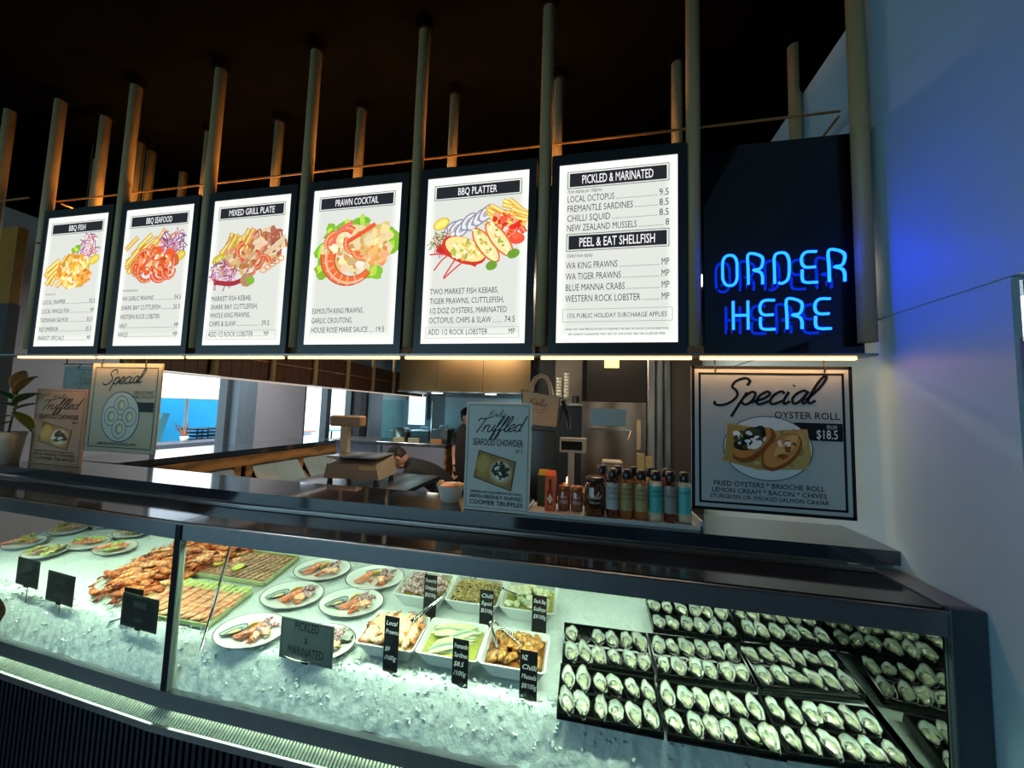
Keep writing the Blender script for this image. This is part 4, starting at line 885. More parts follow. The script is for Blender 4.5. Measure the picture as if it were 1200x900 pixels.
# tongs
def tongs(p0,p1,label,spread=.008):
    p0,p1=Vector(p0),Vector(p1); t=thing('serving_tongs',label,'tongs',p0); d=p1-p0; s=d.cross(Vector((0,0,1))).normalized()*spread
    for q in (-1,1): 
        MB().tube([(0,0,0)]+[d*.5+s*q*.7,d*.85+s*q,d+s*q*.5],[.004,.0035,.0035,.007],6,flat=.5).build('arm',M_chrome,t,True)
    MB().blob((0,0,0),(.006,.006,.006),8,6).build('hinge',M_chrome,t,True)
tongs((-.29,1.36,.915),(-.205,1.43,.855),'steel tongs standing in the scallop bowl')
tongs((-.29,1.24,.865),(-.17,1.215,.815),'steel tongs lying across the mussel bowl',.01)
tongs((-.30,1.225,.868),(-.265,1.20,.80),'short steel spoon standing in the mussel bowl',.002)
tongs((-.50,1.33,.885),(-.575,1.22,.835),'steel tongs lying across the prawn bowl')
tongs((.505,1.55,.93),(.52,1.50,.872),'pale tongs hanging over the back oyster trays',.004)
# ---------------------------------------------------------------- hanging and standing signs
M_hook=M_black
BGS='c3cbc9'
def hooks(t,xs,z0,z1):
    for x in xs:
        MB().tube([(x,.004,z0-.012),(x,-.004,z0),(x,0,z1-.01),(x,.008,z1)],.0022,6).build('hook',M_hook,t,True)
# oyster roll special, right
t=thing('hanging_sign','square hanging sign with a double black border advertising an oyster roll','sign',(.338,1.325,1.262))
W,H=.462,.468
MB().box(0,W,0,.006,0,H,b=.001).build('board',mat('sign_board_pale',hx('aab2b2'),.4,0,.03,6),t)
p=Print(y0=-.0006); p.frame(0,0,W,H,.010,'101216'); p.frame(.022,.022,W-.022,H-.022,.007,'101216')
p.hand('Special',.078,.338,.041,.0085,'101216',sx=1.0,sh=.45,slope=.05)
p.text('OYSTER ROLL',W-.036,.302,.021,'101216',sx=.95,al='R',bold=True)
p.rect(.30,.235,W-.030,.290,'14161c'); p.text('FROM',W-.045,.272,.012,'c8cccc',al='R',sx=.6); p.text('$18.5',W-.042,.242,.027,'d8dcdc',al='R',sx=.68,bold=True)
p.text('FRIED OYSTERS * BRIOCHE ROLL',.222,.080,.0155,'101216',al='C',fit=.315,bold=True); p.text('LEMON CREAM * BACON * CHIVES',.222,.059,.0145,'101216',al='C',fit=.325,bold=True); p.text('STURGEON OR SMOKED SALMON CAVIAR',.222,.040,.013,'101216',al='C',fit=.335,bold=True)
p.build('lettering',M_print,t)
p=Print(y0=-.0030); rnd=random.Random(3)
p.ell(.222,.205,.128,.102,'1a2a4a',0,40); p.ell(.222,.205,.1255,.0995,'cdd4d8',0,40); p.poly([(.105,.283),(.24,.262),(.335,.27),(.345,.185),(.33,.145),(.20,.135),(.09,.16),(.11,.21)],'b89a58'); p.poly([(.11,.278),(.235,.255),(.30,.15),(.2,.14),(.095,.163)],'a88848')
bits(p,.12,.15,.33,.26,30,('c8a868','98783c','b08c50'),.006)
p.ell(.185,.215,.075,.037,'8a4a24',.75,24,.15,2); p.ell(.18,.222,.068,.03,'c08040',.75,24,.1,2); p.ell(.172,.238,.055,.026,'23281e',.75,18,.4,2); bits_e(p,.172,.238,.045,.028,40,('141810','3c4a28','e8e4d8','5a4020','f4f0e8'),.006); p.ell(.19,.215,.02,.011,'f0ece0',.6)
p.ell(.262,.195,.072,.04,'8a4c28',.8,24,.1,7); p.ell(.262,.200,.066,.034,'c88848',.8,24,.08,7); p.ell(.275,.215,.045,.018,'dca464',.8,18,.2,4); bits_e(p,.27,.205,.035,.03,16,('7c4018','8a5020','f4e8d0'),.005)
p.build('food_picture',M_print,t); hooks(t,(.073,.388),H-.012,.492)
# scallop special, left
t=thing('hanging_sign','hanging sign with a plate of four scallops, left side of the serving window','sign',(-2.337,1.325,1.312))
W,H=.428,.416
MB().box(0,W,0,.006,0,H,b=.001).build('board',mat('sign_board_cream',hx('b4ad90'),.4,0,.03,6),t)
p=Print(y0=-.0006); p.frame(0,0,W,H,.002,'5a605c'); p.frame(.022,.02,W-.022,H-.02,.004,'2a3434')
p.hand('Special',.085,.312,.033,.006,'20282a',sx=1.0,sh=.4,slope=.06)
p.text('GRILLED HALF',W-.035,.272,.015,'3a4444',al='R',sx=.85,bold=True); p.text('SHELL SCALLOP',W-.035,.252,.015,'3a4444',al='R',sx=.8,bold=True)
p.rect(.27,.19,W-.03,.235,'2c3838'); p.ell(.205,.165,.115,.118,'2a3434',0,40); p.ell(.205,.165,.111,.114,'c4cec6',0,40)
for x,z in ((.205,.218),(.15,.165),(.26,.165),(.205,.108)): p.ell(x,z,.045,.046,'7c8a7c'); p.ell(x,z,.04,.041,'c8d0c4'); p.ell(x,z,.024,.026,'9aa48c'); p.ell(x+.004,z,.014,.016,'d8d8b0')
p.text('ABROLHOS SCALLOPS',.2,.032,.0135,'28302f',al='C',fit=.24,bold=True)
p.build('print',M_print,t); hooks(t,(.06,.33),H-.012,.44)
def chowder(loc,W,H,label,rz=0,pale='bcbfb6',tilt=0):
    t=thing('standing_sign',label,'sign',loc,(tilt,0,rz)); MB().box(0,W,0,.010,0,H,b=.001).build('board',mat('board_'+pale,hx(pale),.45,0,.04,8),t)
    MB().hexa([(W*.3,.010,0),(W*.7,.010,0),(W*.7,.07,0),(W*.3,.07,0),(W*.3,.010,H*.5),(W*.7,.010,H*.5),(W*.7,.014,H*.5),(W*.3,.014,H*.5)]).build('stand',mat('board_'+pale,hx(pale)),t)
    kx=W/.24; kz=H/.388; k=1; W=.24; H=.388; p=Print(y0=-.0006); p.frame(.008*k,.010*k,W-.008*k,H-.010*k,.0016*k,'2a3232')
    p.hand('Kailis',.085*k,.337*k,.0115*k,.0018*k,'20282a',sx=1.15,sh=.3); p.hand('Truffled',.032*k,.278*k,.0265*k,.0038*k,'1a2022',sx=.92,sh=.45,slope=.05)
    p.text('SEAFOOD CHOWDER',.120*k,.232*k,.024*k,'1a2022',al='C',fit=.185*k,bold=True); p.text('$21.5',.212*k,.212*k,.011*k,'1a2022',al='R',sx=.7,bold=True)
    p.poly([(.052*k,.215*k),(.19*k,.180*k),(.175*k,.075*k),(.035*k,.115*k)],'5c4c34'); p.poly([(.056*k,.210*k),(.185*k,.178*k),(.171*k,.080*k),(.04*k,.118*k)],'9a7c50')
    p.ell(.072*k,.160*k,.032*k,.042*k,'b98e4c',-.2,24,.15,1); p.ell(.07*k,.165*k,.022*k,.03*k,'c8a060',-.2,20,.2,3); p.ell(.135*k,.140*k,.044*k,.046*k,'b8965c',.1,24,.1,2); p.ell(.135*k,.141*k,.037*k,.038*k,'c4bca0',.1)
    bits_e(p,.135,.143,.028,.030,46,('3c3a30','2c3228','4c4438','dcd8c4','5a5240'),.0055,1.7)
    p.text('SERVED IN A SOURDOUGH ROLL',.120*k,.062*k,.0085*k,'1a2022',al='C',fit=.19*k,bold=True); p.text('WITH FRESHLY SHAVED',.120*k,.044*k,.0125*k,'1a2022',al='C',fit=.195*k,bold=True); p.text('COOMER TRUFFLES',.120*k,.022*k,.0155*k,'1a2022',al='C',fit=.195*k,bold=True)
    p.v=[(x*kx,y,z*kz) for x,y,z in p.v]; p.build('print',M_print,t); return t
chowder((-.438,1.308,1.201),.243,.388,'pale standing sign for truffled seafood chowder beside the sauce bottles',rz=math.radians(-1.5))
chowder((-2.965,1.46,1.201),.40,.402,'beige standing chowder sign at the left, half behind the scallop sign',rz=math.radians(-2),pale='a08468')
t=thing('hanging_sign','faded hanging sign behind the scallop sign, seen above the beige one','sign',(-3.16,1.66,1.33))
MB().box(0,.42,0,.006,0,.42,b=.001).build('board',mat('sign_board_faded',hx('8a948c'),.5,0,.05,5),t)
p=Print(); p.frame(.02,.02,.40,.40,.003,'5c6660'); p.hand('Special',.1,.31,.034,.006,'6c766e',sx=1,sh=.4); p.build('lettering',M_print,t); hooks(t,(.12,.35),.41,.43); MB().box(-.02,.45,.004,.012,.43,.436).build('hanging_bar',M_black,t); [MB().tube([(x,.008,.436),(x,.008,1.86)],.003,6).build('suspension_rod',M_black,t) for x in (0,.43)]
# ---------------------------------------------------------------- plant in pot, left edge
t=thing('potted_plant','leafy green plant in a white pot on the countertop at the left edge','plant',(-3.02,1.40,1.2+.001))
MB().lathe([(.05,0),(.062,.13),(.070,.165),(.060,.165),(.052,.13),(0,.12)],24).build('pot',mat('pot_white',hx('b4b8ae'),.5),t,True)
MB().tube([(0,0,.12),(.015,0,.22),(.02,.01,.33),(.03,0,.40)],[.005,.0045,.004,.003],6).build('stem',mat('stem_green',hx('4a5a30'),.6),t,True)
def bigleaf(L,W,c,c2='c4ccaa'):
    m=MB(); n=9; vs=[];cs=[]
    for i in range(n):
        t_=i/(n-1); w=W*math.sin(PI*min(1,t_*.93+.06))**.75/2
        for j in (-1,-.8,0,.8,1): vs.append((L*t_,w*j,.02*math.sin(t_*2.6)+.006*abs(j))); cs.append(hx(c2 if abs(j)==1 else c))
    fs=[(i*5+j,(i+1)*5+j,(i+1)*5+j+1,i*5+j+1) for i in range(n-1) for j in range(4)]; m.add(vs,fs); m.c=cs; return m.mesh('leaf',vcol('plant_leaf',rough=.4,noisev=.2),True,True)
BLf=[bigleaf(.13,.055,'41602e'),bigleaf(.12,.06,'33502a'),bigleaf(.11,.05,'6a5a34','b09a70')]
for i,(h,a,e,k) in enumerate([(.31,.15,.30,0),(.30,3.4,-.1,1),(.36,.4,.75,2),(.38,2.4,.9,2),(.27,.1,-.75,0),(.25,-2.6,-.55,1),(.33,-1.2,.2,1),(.28,1.6,.1,1),(.22,-2.2,-.9,1)]):
    P=Matrix.Translation((.018,0,h))@Matrix.Rotation(a,4,'Z')@Matrix.Rotation(-e,4,'Y'); inst(BLf[k],'leaf',None,None,P.translation,P.to_euler(),1.25,parent=t)
# ---------------------------------------------------------------- chowder cup
t=thing('paper_cup','small white cup with orange chowder and bread on the countertop beside the chowder sign','cup',(-.522,1.40,1.2005))
MB().lathe([(.034,0),(.053,.062),(.055,.064),(.051,.062),(.034,.006),(0,.005)],28).build('cup',mat('cup_white',hx('cfd3cc'),.45),t,True)
MB().blob((-.005,0,.060),(.042,.042,.010),14,6,.3,4,2).build('chowder',mat('chowder_orange',hx('c87838'),.4,0,.2,60),t,True)
MB().blob((.034,-.005,.066),(.022,.014,.010),12,6,.5,7,2).blob((-.04,.0,.066),(.014,.012,.012),10,6,.5,9,2).build('bread',mat('bread_crust',hx('c8a070'),.7,0,.25,50),t,True)
# ---------------------------------------------------------------- sauces on a white tray
t=thing('sauce_tray','low white rectangular tray holding the sauces beside the oyster roll sign','tray',(0,0,1.2005))
tr=MB(); tr.box(-.20,.362,1.30,1.47,0,.006); tr.box(-.20,.362,1.296,1.302,0,.014); tr.box(.356,.364,1.296,1.47,0,.03); tr.box(-.206,-.20,1.296,1.47,0,.014)
tr.build('tray',mat('tray_white',hx('a8adab'),.4),t)
def bottle(x,y,liq,lab,label,txt,capc='101214',r=.0222,h=.165,ls=(.030,.118)):
    t=thing('sauce_bottle',label,'bottle',(x,y,1.2068),(0,0,0),'sauce bottles on the tray')
    MB().lathe([(r*.9,0),(r,.004),(r,h*.70),(r*.85,h*.78),(r*.5,h*.85),(r*.46,h*.93),(0,h*.93)],24).build('body',mat('sauce_'+liq,hx(liq),.10,0,.12,40,spec=.7,coat=.8),t,True)
    MB().lathe([(r*.72,h*.83),(r*.74,h*.84),(r*.70,h*1.0),(r*.5,h*1.01),(0,h*1.01)],20).lathe([(r*.60,h*.80),(r*.72,h*.80),(r*.72,h*.835),(r*.6,h*.835)],20).build('cap',mat('cap_'+capc,hx(capc),.3),t,True)
    n=24; m=MB(); vs=[(r*1.012*math.cos(-PI*.98+2*PI*.47*k/n*2.0),r*1.012*math.sin(-PI*.98+2*PI*.47*k/n*2.0),z) for z in ls for k in range(n+1)]
    m.add(vs,[(k,k+1,n+2+k,n+1+k) for k in range(n)]); lb=m.build('label',mat('label_'+lab,hx(lab),.5,0,.06,60),t,True)
    if txt:
        p=Print(y0=-.0008); z=ls[1]-.022
        for s_,hh,c in txt: p.text(s_,0,z,hh,c,al='C',fit=min(.036,.0085*len(s_)*hh/.009)); z-=hh*1.7
        p.build('lettering',M_print,lb,rad=r)
BT=[(.089,1.345,'3a1210','9aa0a0','dark red sauce bottle with a pale grey label, leftmost of the six in front',[('SMOKY',.009,'303436'),('CHILLI',.011,'303436'),('SAUCE',.008,'303436')]),
(.1365,1.346,'7a4a20','8c8050','amber brown sauce bottle with a khaki label, next to the grey labelled one',[('HONEY',.009,'3a3018'),('MUSTARD',.008,'3a3018'),('DRESSING',.006,'3a3018')]),
(.1835,1.347,'8a5424','94865a','amber brown sauce bottle with a khaki label, next to the first turquoise one',[('GARLIC',.009,'3a3018'),('MUSTARD',.008,'3a3018'),('DRESSING',.006,'3a3018')]),
(.2305,1.348,'b8b49c','3f9c9a','cream sauce bottle with a turquoise label, left of the two turquoise ones',[('TARTARE',.008,'143434'),('SAUCE',.007,'143434')]),
(.277,1.352,'3c100e','7c8078','dark red sauce bottle with a fish label between the turquoise ones',[('CHILLI',.009,'a03020'),('MAYO',.009,'202020')]),
(.345-.018+.0,1.430,'b8b49c','3f9c9a','',None)]
for b in BT[:5]: bottle(b[0],b[1],b[2],b[3],b[4],b[5])
bottle(.323,1.356,'b4b096','48a4a2','cream sauce bottle with a turquoise label, half behind the oyster roll sign',[('RANCH',.008,'143434')])
for i,(x,c,l) in enumerate([(.055,'6c2018','9aa0a0'),(.110,'5a3418','8c8050'),(.165,'7a4a20','8c8050'),(.222,'a8a48c','3f9c9a'),(.280,'4a1a14','9aa0a0')]):
    bottle(x,1.42,c,l,'sauce bottle in the back row, '+['first from the left','second from the left','middle one','fourth from the left','fifth from the left'][i],None)
t=thing('relish_jar','large brown jar of relish with white brush lettering left of the bottles','jar',(.0295,1.358,1.2068),group='jars on the tray')
MB().lathe([(.032,0),(.036,.006),(.036,.098),(.031,.108),(.029,.115),(0,.115)],24).build('glass',mat('relish_brown',hx('3c2012'),.1,0,.3,60,coat=.8),t,True)
MB().lathe([(.031,.114),(.0325,.116),(.0325,.130),(.030,.132),(0,.132)],24).build('lid',mat('lid_dark',hx('3a3028'),.3,.5),t,True)
p=Print(y0=-.0008); p.hand('Kailis',-.024,.062,.0115,.0018,'c8bcb0',sx=.8,sh=.3); p.text('RELISH',0,.045,.007,'c8bcb0',al='C',fit=.036); p.build('lettering',M_print,t,rad=.036)
for i,x in enumerate((-.0795,-.0325)):
    t=thing('honey_jar',['small amber honey jar beside the orange hot sauce box','small amber honey jar beside the large relish jar'][i],'jar',(x,1.392,1.2068),group='jars on the tray')
    MB().lathe([(.020,0),(.0225,.004),(.0225,.066),(.019,.074),(0,.074)],20).build('glass',mat('honey_pinkish',hx('7a4636'),.12,0,.15,60,coat=.8),t,True)
    MB().lathe([(.0205,.073),(.0215,.075),(.0215,.088),(0,.088)],20).build('lid',mat('lid_orange',hx('9a5a28'),.3,.4),t,True)
    p=Print(y0=-.0008); p.text('RAW',0,.045,.008,'d8b8a8',al='C',fit=.028); p.text('HONEY',0,.026,.012,'d8b8a8',al='C',fit=.034,bold=True); p.build('lettering',M_print,t,rad=.0225)
t=thing('hot_sauce_box','tall orange hot sauce carton with a bottle printed on it','box',(-.127,1.372,1.2068),(0,0,-.05),group='cartons on the tray')
MB().box(-.018,.018,-.018,.018,0,.125).build('carton',mat('carton_orange',hx('c8501c'),.5),t); MB().hexa([(-.018,-.018,.1255),(.018,-.018,.1255),(.018,.018,.1255),(-.018,.018,.1255),(-.017,-.001,.142),(.017,-.001,.142),(.017,.001,.142),(-.017,.001,.142)]).build('gable_top',mat('carton_orange_red',hx('d85a20'),.5),t)
p=Print(y0=-.0188); p.stroke([(0,.075),(0,.105)],.008,'6a1c10',smooth=False); p.stroke([(0,.02),(0,.075)],.020,'8a2c14',smooth=False); p.poly([(0,.025),(.010,.042),(0,.062),(-.010,.042)],'c8c4a0'); p.rect(-.004,.100,.004,.112,'2a1008'); p.build('printed_bottle',M_print,t)
t=thing('tea_carton','green and black patterned carton with a yellow flap beside the chowder sign','box',(-.155,1.425,1.2068),(0,0,0),group='cartons on the tray')
MB().box(-.026,.012,-.016,.02,0,.115).build('carton',mat('carton_green',hx('2c4a28'),.5,0,.8,45),t); MB().hexa([(-.026,-.016,.1155),(.012,-.016,.1155),(.012,.02,.1155),(-.026,.02,.1155),(-.022,.0,.135),(.012,.0,.135),(.012,.006,.135),(-.022,.006,.135)]).build('flap',mat('flap_yellow',hx('a8a028'),.5),t)
# ---------------------------------------------------------------- side leg of the island (staff side)
t=thing('side_counter','rear side of the island seen from within, brass coloured top rail over sloping glass','counter',(0,0,0))
MB().box(-2.62,-2.57,1.78,3.45,1.075,1.155,b=.003).build('top_rail',M_wood,t)
MB().box(-2.60,-2.24,1.78,3.45,.60,.64).build('bottom_rail',M_steel2,t)
for i,y in enumerate((1.78,2.32,2.42,2.95,3.4)):
    MB().hexa([(-2.585,y,.95),(-2.575,y,.95),(-2.575,y+.06,.95),(-2.585,y+.06,.95),(-2.6,y,1.075),(-2.575,y,1.075),(-2.575,y+.06,1.075),(-2.6,y+.06,1.075)]).hexa([(-2.30,y,.64),(-2.26,y,.64),(-2.26,y+.05,.64),(-2.30,y+.05,.64),(-2.585,y,.96),(-2.555,y,.96),(-2.555,y+.06,.96),(-2.585,y+.06,.96)]).build('mullion',M_wood,t)
for y0,y1 in ((1.84,2.32),(2.48,2.95),(3.01,3.4)):
    MB().hexa([(-2.31,y0,.64),(-2.30,y0,.64),(-2.30,y1,.64),(-2.31,y1,.64),(-2.60,y0,1.07),(-2.59,y0,1.07),(-2.59,y1,1.07),(-2.60,y1,1.07)]).build('sloping_pane',mat('misty_glass',hx('8fa0a4'),.12,0,.25,6,spec=.7),t)
MB().box(-3.0,-2.64,1.78,3.45,0.02,1.155).build('side_cabinet',M_navy,t)
MB().box(-2.62,-2.2,1.78,3.45,0.0,.598).build('side_base',M_steel2,t)
# staff bench behind, with scale
t=thing('staff_bench','stainless work bench behind the counter at the left','bench',(-1.62,2.62,0))
MB().box(-.50,.42,-.30,.34,.97,1.0,b=.003).build('top',M_steel,t)
for x in (-.46,.38):
    for y in (-.26,.3): MB().box(x-.02,x+.02,y-.02,y+.02,0,.97).build('leg',M_steel2,t)
MB().box(-.44,.36,-.24,.28,.30,.33).build('shelf',M_steel2,t)
t=thing('label_scale','grey electronic shop scale with a raised display on the staff bench','scale',(-1.63,2.5,1.0005),(0,0,.12))
sm=MB(); sm.hexa([(-.20,-.16,.05),(.20,-.16,.05),(.20,.16,.05),(-.20,.16,.05),(-.19,-.15,.15),(.17,-.15,.15),(.17,.16,.19),(-.19,.16,.19)]); sm.build('housing',mat('scale_taupe',hx('8a7a66'),.45),t)
MB().box(-.20,.17,-.14,.17,.191,.202,b=.003).build('platter',M_steel,t); MB().box(.05,.17,-.1535,-.1505,.06,.14).build('keypad',mat('keypad_cream',hx('c8b070'),.5,0,.5,120),t)
for x in (-.17,.17):
    for y in (-.13,.13): MB().lathe([(0,0),(.02,0),(.015,.05),(0,.05)],10,Matrix.Translation((x,y,0))).build('foot',M_black,t)
MB().box(-.245,-.185,.10,.15,.15,.40).build('display_post',mat('scale_cream',hx('b8aa8c'),.5),t); MB().box(-.33,-.07,.08,.17,.40,.485,b=.012).build('display_head',mat('scale_head',hx('8c6a48'),.4),t)
# side fascia boards, seen from behind
rnd=random.Random(8)
for i,y in enumerate(LP[:-1]):
    t=thing('fascia_board','dark brown back of a side menu board, %s from the front corner'%['first','second','third','fourth','fifth','sixth','seventh','eighth'][i],'menu board',(-2.796,y-.012,1.76),group='backs of the side menu boards')
    for k in range(6): MB().box(-.03,-.005,k*.0875,k*.0875+.0845,0,.165).box(-.03,-.005,k*.0875,k*.0875+.0845,.175,.33).build('panel_board',M_dwood,t)
    MB().box(-.012,-.004,0,.522,.166,.174).build('rod',M_brass,t); MB().box(-.04,-.004,0,.522,-.016,-.003).build('led_rail',emis('warm_white_led',(1,.85,.7),.55),t)
# ---------------------------------------------------------------- kitchen, left and middle
t=thing('prep_counter','pale blue-grey fronted prep counter with steel top at the back','counter',(-2.13,4.25,0))
MB().box(-.45,.45,0,.6,0,1.10).build('body',mat('prep_front',hx('8a90a8'),.5,0,.05,3),t); MB().box(-.46,.47,-.02,.62,1.10,1.13,b=.004).build('top',M_steel,t)
MB().box(-.40,-.38,-.012,-.0005,.1,1.08).build('front_strip',M_steel2,t); MB().box(.4505,.475,-.01,.6,0,1.08).build('end_panel',M_wood,t)
t=thing('left_cabinet','blue-grey low cabinet left of the prep counter','cabinet',(-3.03,4.4,0)); MB().box(-.4,.42,0,.6,0,1.08).build('body',mat('cab_bluegrey',hx('6f7c94'),.5,0,.06,3),t); MB().box(-.41,.43,-.02,.6,1.08,1.11).build('top',M_steel2,t)
t=thing('sneeze_glass','tall clear glass screen on the prep counter','glass screen',(-2.05,4.3,1.131)); MB().box(-.52,.15,0,.008,0,.52).build('pane',glassmat('teal_glass',(.72,.9,.92),1.5),t); MB().box(.15,.162,-.004,.014,0,.52).build('edge',M_chrome,t)
t=thing('stock_pot','round steel stock pot on the prep counter','pot',(-2.44,4.62,1.1305)); MB().lathe([(.0,0),(.12,0),(.125,.15),(.13,.155),(.118,.15),(.112,.01),(0,.01)],24).build('pot',M_steel,t,True)
for s_ in (-1,1): MB().tube([(s_*.125,-.03,.11),(s_*.16,-.03,.11),(s_*.16,.03,.11),(s_*.125,.03,.11)],.006,6).build('handle',M_steel,t)
for i,(x,y,w_,h_) in enumerate([(-2.12,4.6,.14,.13),(-1.83,4.55,.13,.16)]):
    t=thing('steel_container',['long steel container on the prep counter','taller steel container at the right of the prep counter'][i],'container',(x,y,1.1305)); MB().box(-w_,w_*.8,-.12,.12,0,h_,b=.006).build('tub',M_steel2,t); MB().box(-w_-.005,w_*.8+.005,-.125,.125,h_,h_+.012,b=.003).build('lid',M_steel,t)
    MB().tube([(-.05,0,h_+.012),(-.05,0,h_+.05),(.05,0,h_+.05),(.05,0,h_+.012)],.006,6).build('handle',M_chrome,t)
for i,x in enumerate((-2.30,-2.10,-1.80)):
    tag(MB().box(x-.07,x+.07,4.245,4.285,1.1305,1.19,b=.004).build('food_tub',mat('tub_%d'%i,hx(('c8c8a0','b8b898','b07c58')[i]),.4)),['left pale','middle pale','brownish'][i]+' plastic tub along the front of the prep counter','tub')
struct('wall_back',MB().box(-2.0,-.45,5.0,5.08,0,2.0),mat('steel_splash',(.34,.37,.37),.3,.9,.25,2),label='steel splashback under the range hood')
t=thing('range_hood','long brushed brown-steel range hood over the kitchen','range hood',(-1.25,3.6,1.73))
for k,(a,b) in enumerate([(-.72,-.30),(-.295,.20),(.205,.69)]): MB().box(a,b,0,.012,.012,.75).build('hood_panel',mat('hood_steel',hx('7c6242'),.32,1,.18,2,wave=(.35,2,'X')),t)
MB().box(-.72,.69,.013,1.3,.012,.75).build('hood_body',M_steel2,t); MB().box(-.73,.70,-.006,1.3,0,.011).build('hood_rim',M_steel,t)
for x in (-.35,.25): MB().lathe([(0,-.006),(.06,-.006),(.06,-.001),(0,-.001)],16,Matrix.Translation((x,.15,0))).build('hood_lamp',emis('hood_lamp',(1,.93,.8),4),t)
t=thing('dark_oven','black oven block behind the standing staff member','oven',(-1.05,4.65,0)); MB().box(-.58,.45,0,.34,0,1.36,b=.01).build('body',M_black,t); MB().box(-.05,.3,-.012,-.001,.9,1.2).build('oven_glass',M_dark,t)
struct('wall_back',MB().box(-.55,.0,3.75,3.8,0,CZ),M_black,label='black partition left of the steel pass')
struct('wall_back',MB().box(.87-.23,.869,3.08,3.14,0,CZ),mat('dark_brown_panel',hx('3a302a'),.4,0,.1,4),label='dark brown wall panel beside the steel columns')
# steel pass
t=thing('steel_pass','stainless kitchen pass with a blue-grey screen window and dark hood above','pass',(.2,3.0,0))
MB().box(-.245,.24,0,.5,1.0,1.655).build('front',M_steel,t); MB().box(-.245,.24,0,.5,0,1.0).build('base',M_steel2,t)
MB().box(-.19,.105,-.02,-.001,1.45,1.63).build('window_frame',M_steel,t); MB().box(-.175,.09,-.026,-.0205,1.47,1.60).build('window_screen',mat('screen_blue_grey',hx('456072'),.3,0,.15,5),t); MB().box(-.19,.12,-.06,-.0205,1.435,1.449).build('sill',M_chrome,t)
MB().box(-.21,.24,.0,.5,1.66,2.5).build('dark_hood',mat('hood_black',(.008,.006,.005),.35),t)
MB().box(-.075,.035,-.014,-.001,1.925,1.995).build('hood_light',emis('yellow_lamp',(1,.85,.18),3.0),t)
MB().box(.17,.20,-.03,-.001,1.30,1.52).build('soap_holder',mat('holder_beige',hx('9a8468'),.5),t); MB().tube([(.13,-.02,1.44),(.10,-.03,1.36)],.006,6).build('lever',M_chrome,t)
for i,(x,w_) in enumerate([(.475,.055),(.54,.045),(.60,.05)]):
    tag(MB().box(x-w_/2,x+w_/2,2.98+.02*i,3.1,0,CZ-.001,b=.008).build('steel_column',M_steel),['left','middle','right'][i]+' narrow brushed steel column right of the pass','column',group='steel columns')
t=thing('wall_unit','grey wall unit with a rack of stacked glasses left of the dark hood','cabinet',(-.14,3.2,1.64)); MB().box(-.14,.09,0,.3,0,.9).build('body',mat('unit_taupe',hx('6c645a'),.5),t); MB().box(-.15,.10,-.12,.3,-.02,-.001).build('shelf',M_steel,t)
for k in range(2):
    t=thing('glass_stack',['left stack of glass tumblers on the wall shelf','right stack of glass tumblers on the wall shelf'][k],'glasses',(-.24+.062*k,3.13,1.6405),group='glass stacks on the shelf')
    for j in range(8): MB().lathe([(.018,0),(.026,.030),(.024,.030),(.016,.002)],14,Matrix.Translation((0,0,j*.026+.04*(k==1)))).build('tumbler',mat('tumbler_glass',hx('b8b8a8'),.1,0,.05,9,spec=.8),t,True)
tag(MB().lathe([(0,0),(.028,0),(.03,.05),(.022,.06),(0,.06)],16).build('black_jar',M_black2,loc=(-.1,3.11,1.6405)),'small black jar on the wall shelf beside the glasses','jar')
# display pole of the till
t=thing('customer_display','grey customer display with a dark screen on a white post behind the sauces','display',(-.058,1.75,1.05))
MB().box(-.068,.055,0,.03,.325,.395,b=.004).build('head',mat('display_grey',hx('a8a8a0'),.45),t); MB().box(-.060,.035,-.002,-.0002,.338,.378).build('screen',mat('lcd_dark',hx('141c1c'),.15),t); MB().box(-.028,.0,.005,.03,0.0,.325).build('post',mat('post_white',hx('a0a4a4'),.5),t); MB().box(-.06,.04,-.04,.07,-.02,0).build('base',M_black,t)
t=thing('back_bench','staff bench behind the sauces','bench',(.15,1.95,0)); MB().box(-.55,.60,-.27,.25,.99,1.029,b=.003).build('top',M_wood,t); MB().box(-.5,.55,-.2,.2,0,.99).build('body',M_dwood,t)
t=thing('till_screen','black till screen seen from behind under the canvas bag','monitor',(-.20,1.85,1.0295),(0,0,-.1)); MB().box(-.13,.05,0,.03,.10,.44,b=.005).build('screen_back',M_black2,t); MB().tube([(-.04,.02,0),(-.04,.02,.12)],.015).build('stand',M_black2,t); MB().box(-.10,.03,-.04,.08,0,.008).build('foot',M_black2,t)
t=thing('napkin_dispenser','beige napkin dispenser with brown base beyond the display','dispenser',(.13,2.02,1.0295)); MB().box(-.055,.055,-.05,.05,0,.15,b=.004).build('body',mat('disp_brown',hx('5a4432'),.5),t); MB().box(-.05,.05,-.045,.045,.151,.29,b=.006).build('holder',mat('disp_beige',hx('9a8c78'),.5),t); MB().blob((0,-.05,.19),(.035,.02,.02),10,6,.4,2).build('napkins',mat('paper_white',hx('d8ccb8'),.7),t,True)
for i,(x,z,c) in enumerate([(.02,.03,'b89a5c'),(.02,.075,'3c2c20'),(.025,.12,'8c6a48')]):
    tag(MB().box(x-.065,x+.07,1.93,2.05,1.03+z-.03+.0005*i,1.03+z+.012,b=.004).build('boxed_goods',mat('goods_%d'%i,hx(c),.6,0,.3,30)),['pale lowest','dark middle','brown top'][i]+' carton in the stack beside the till display','box',group='cartons behind the display')
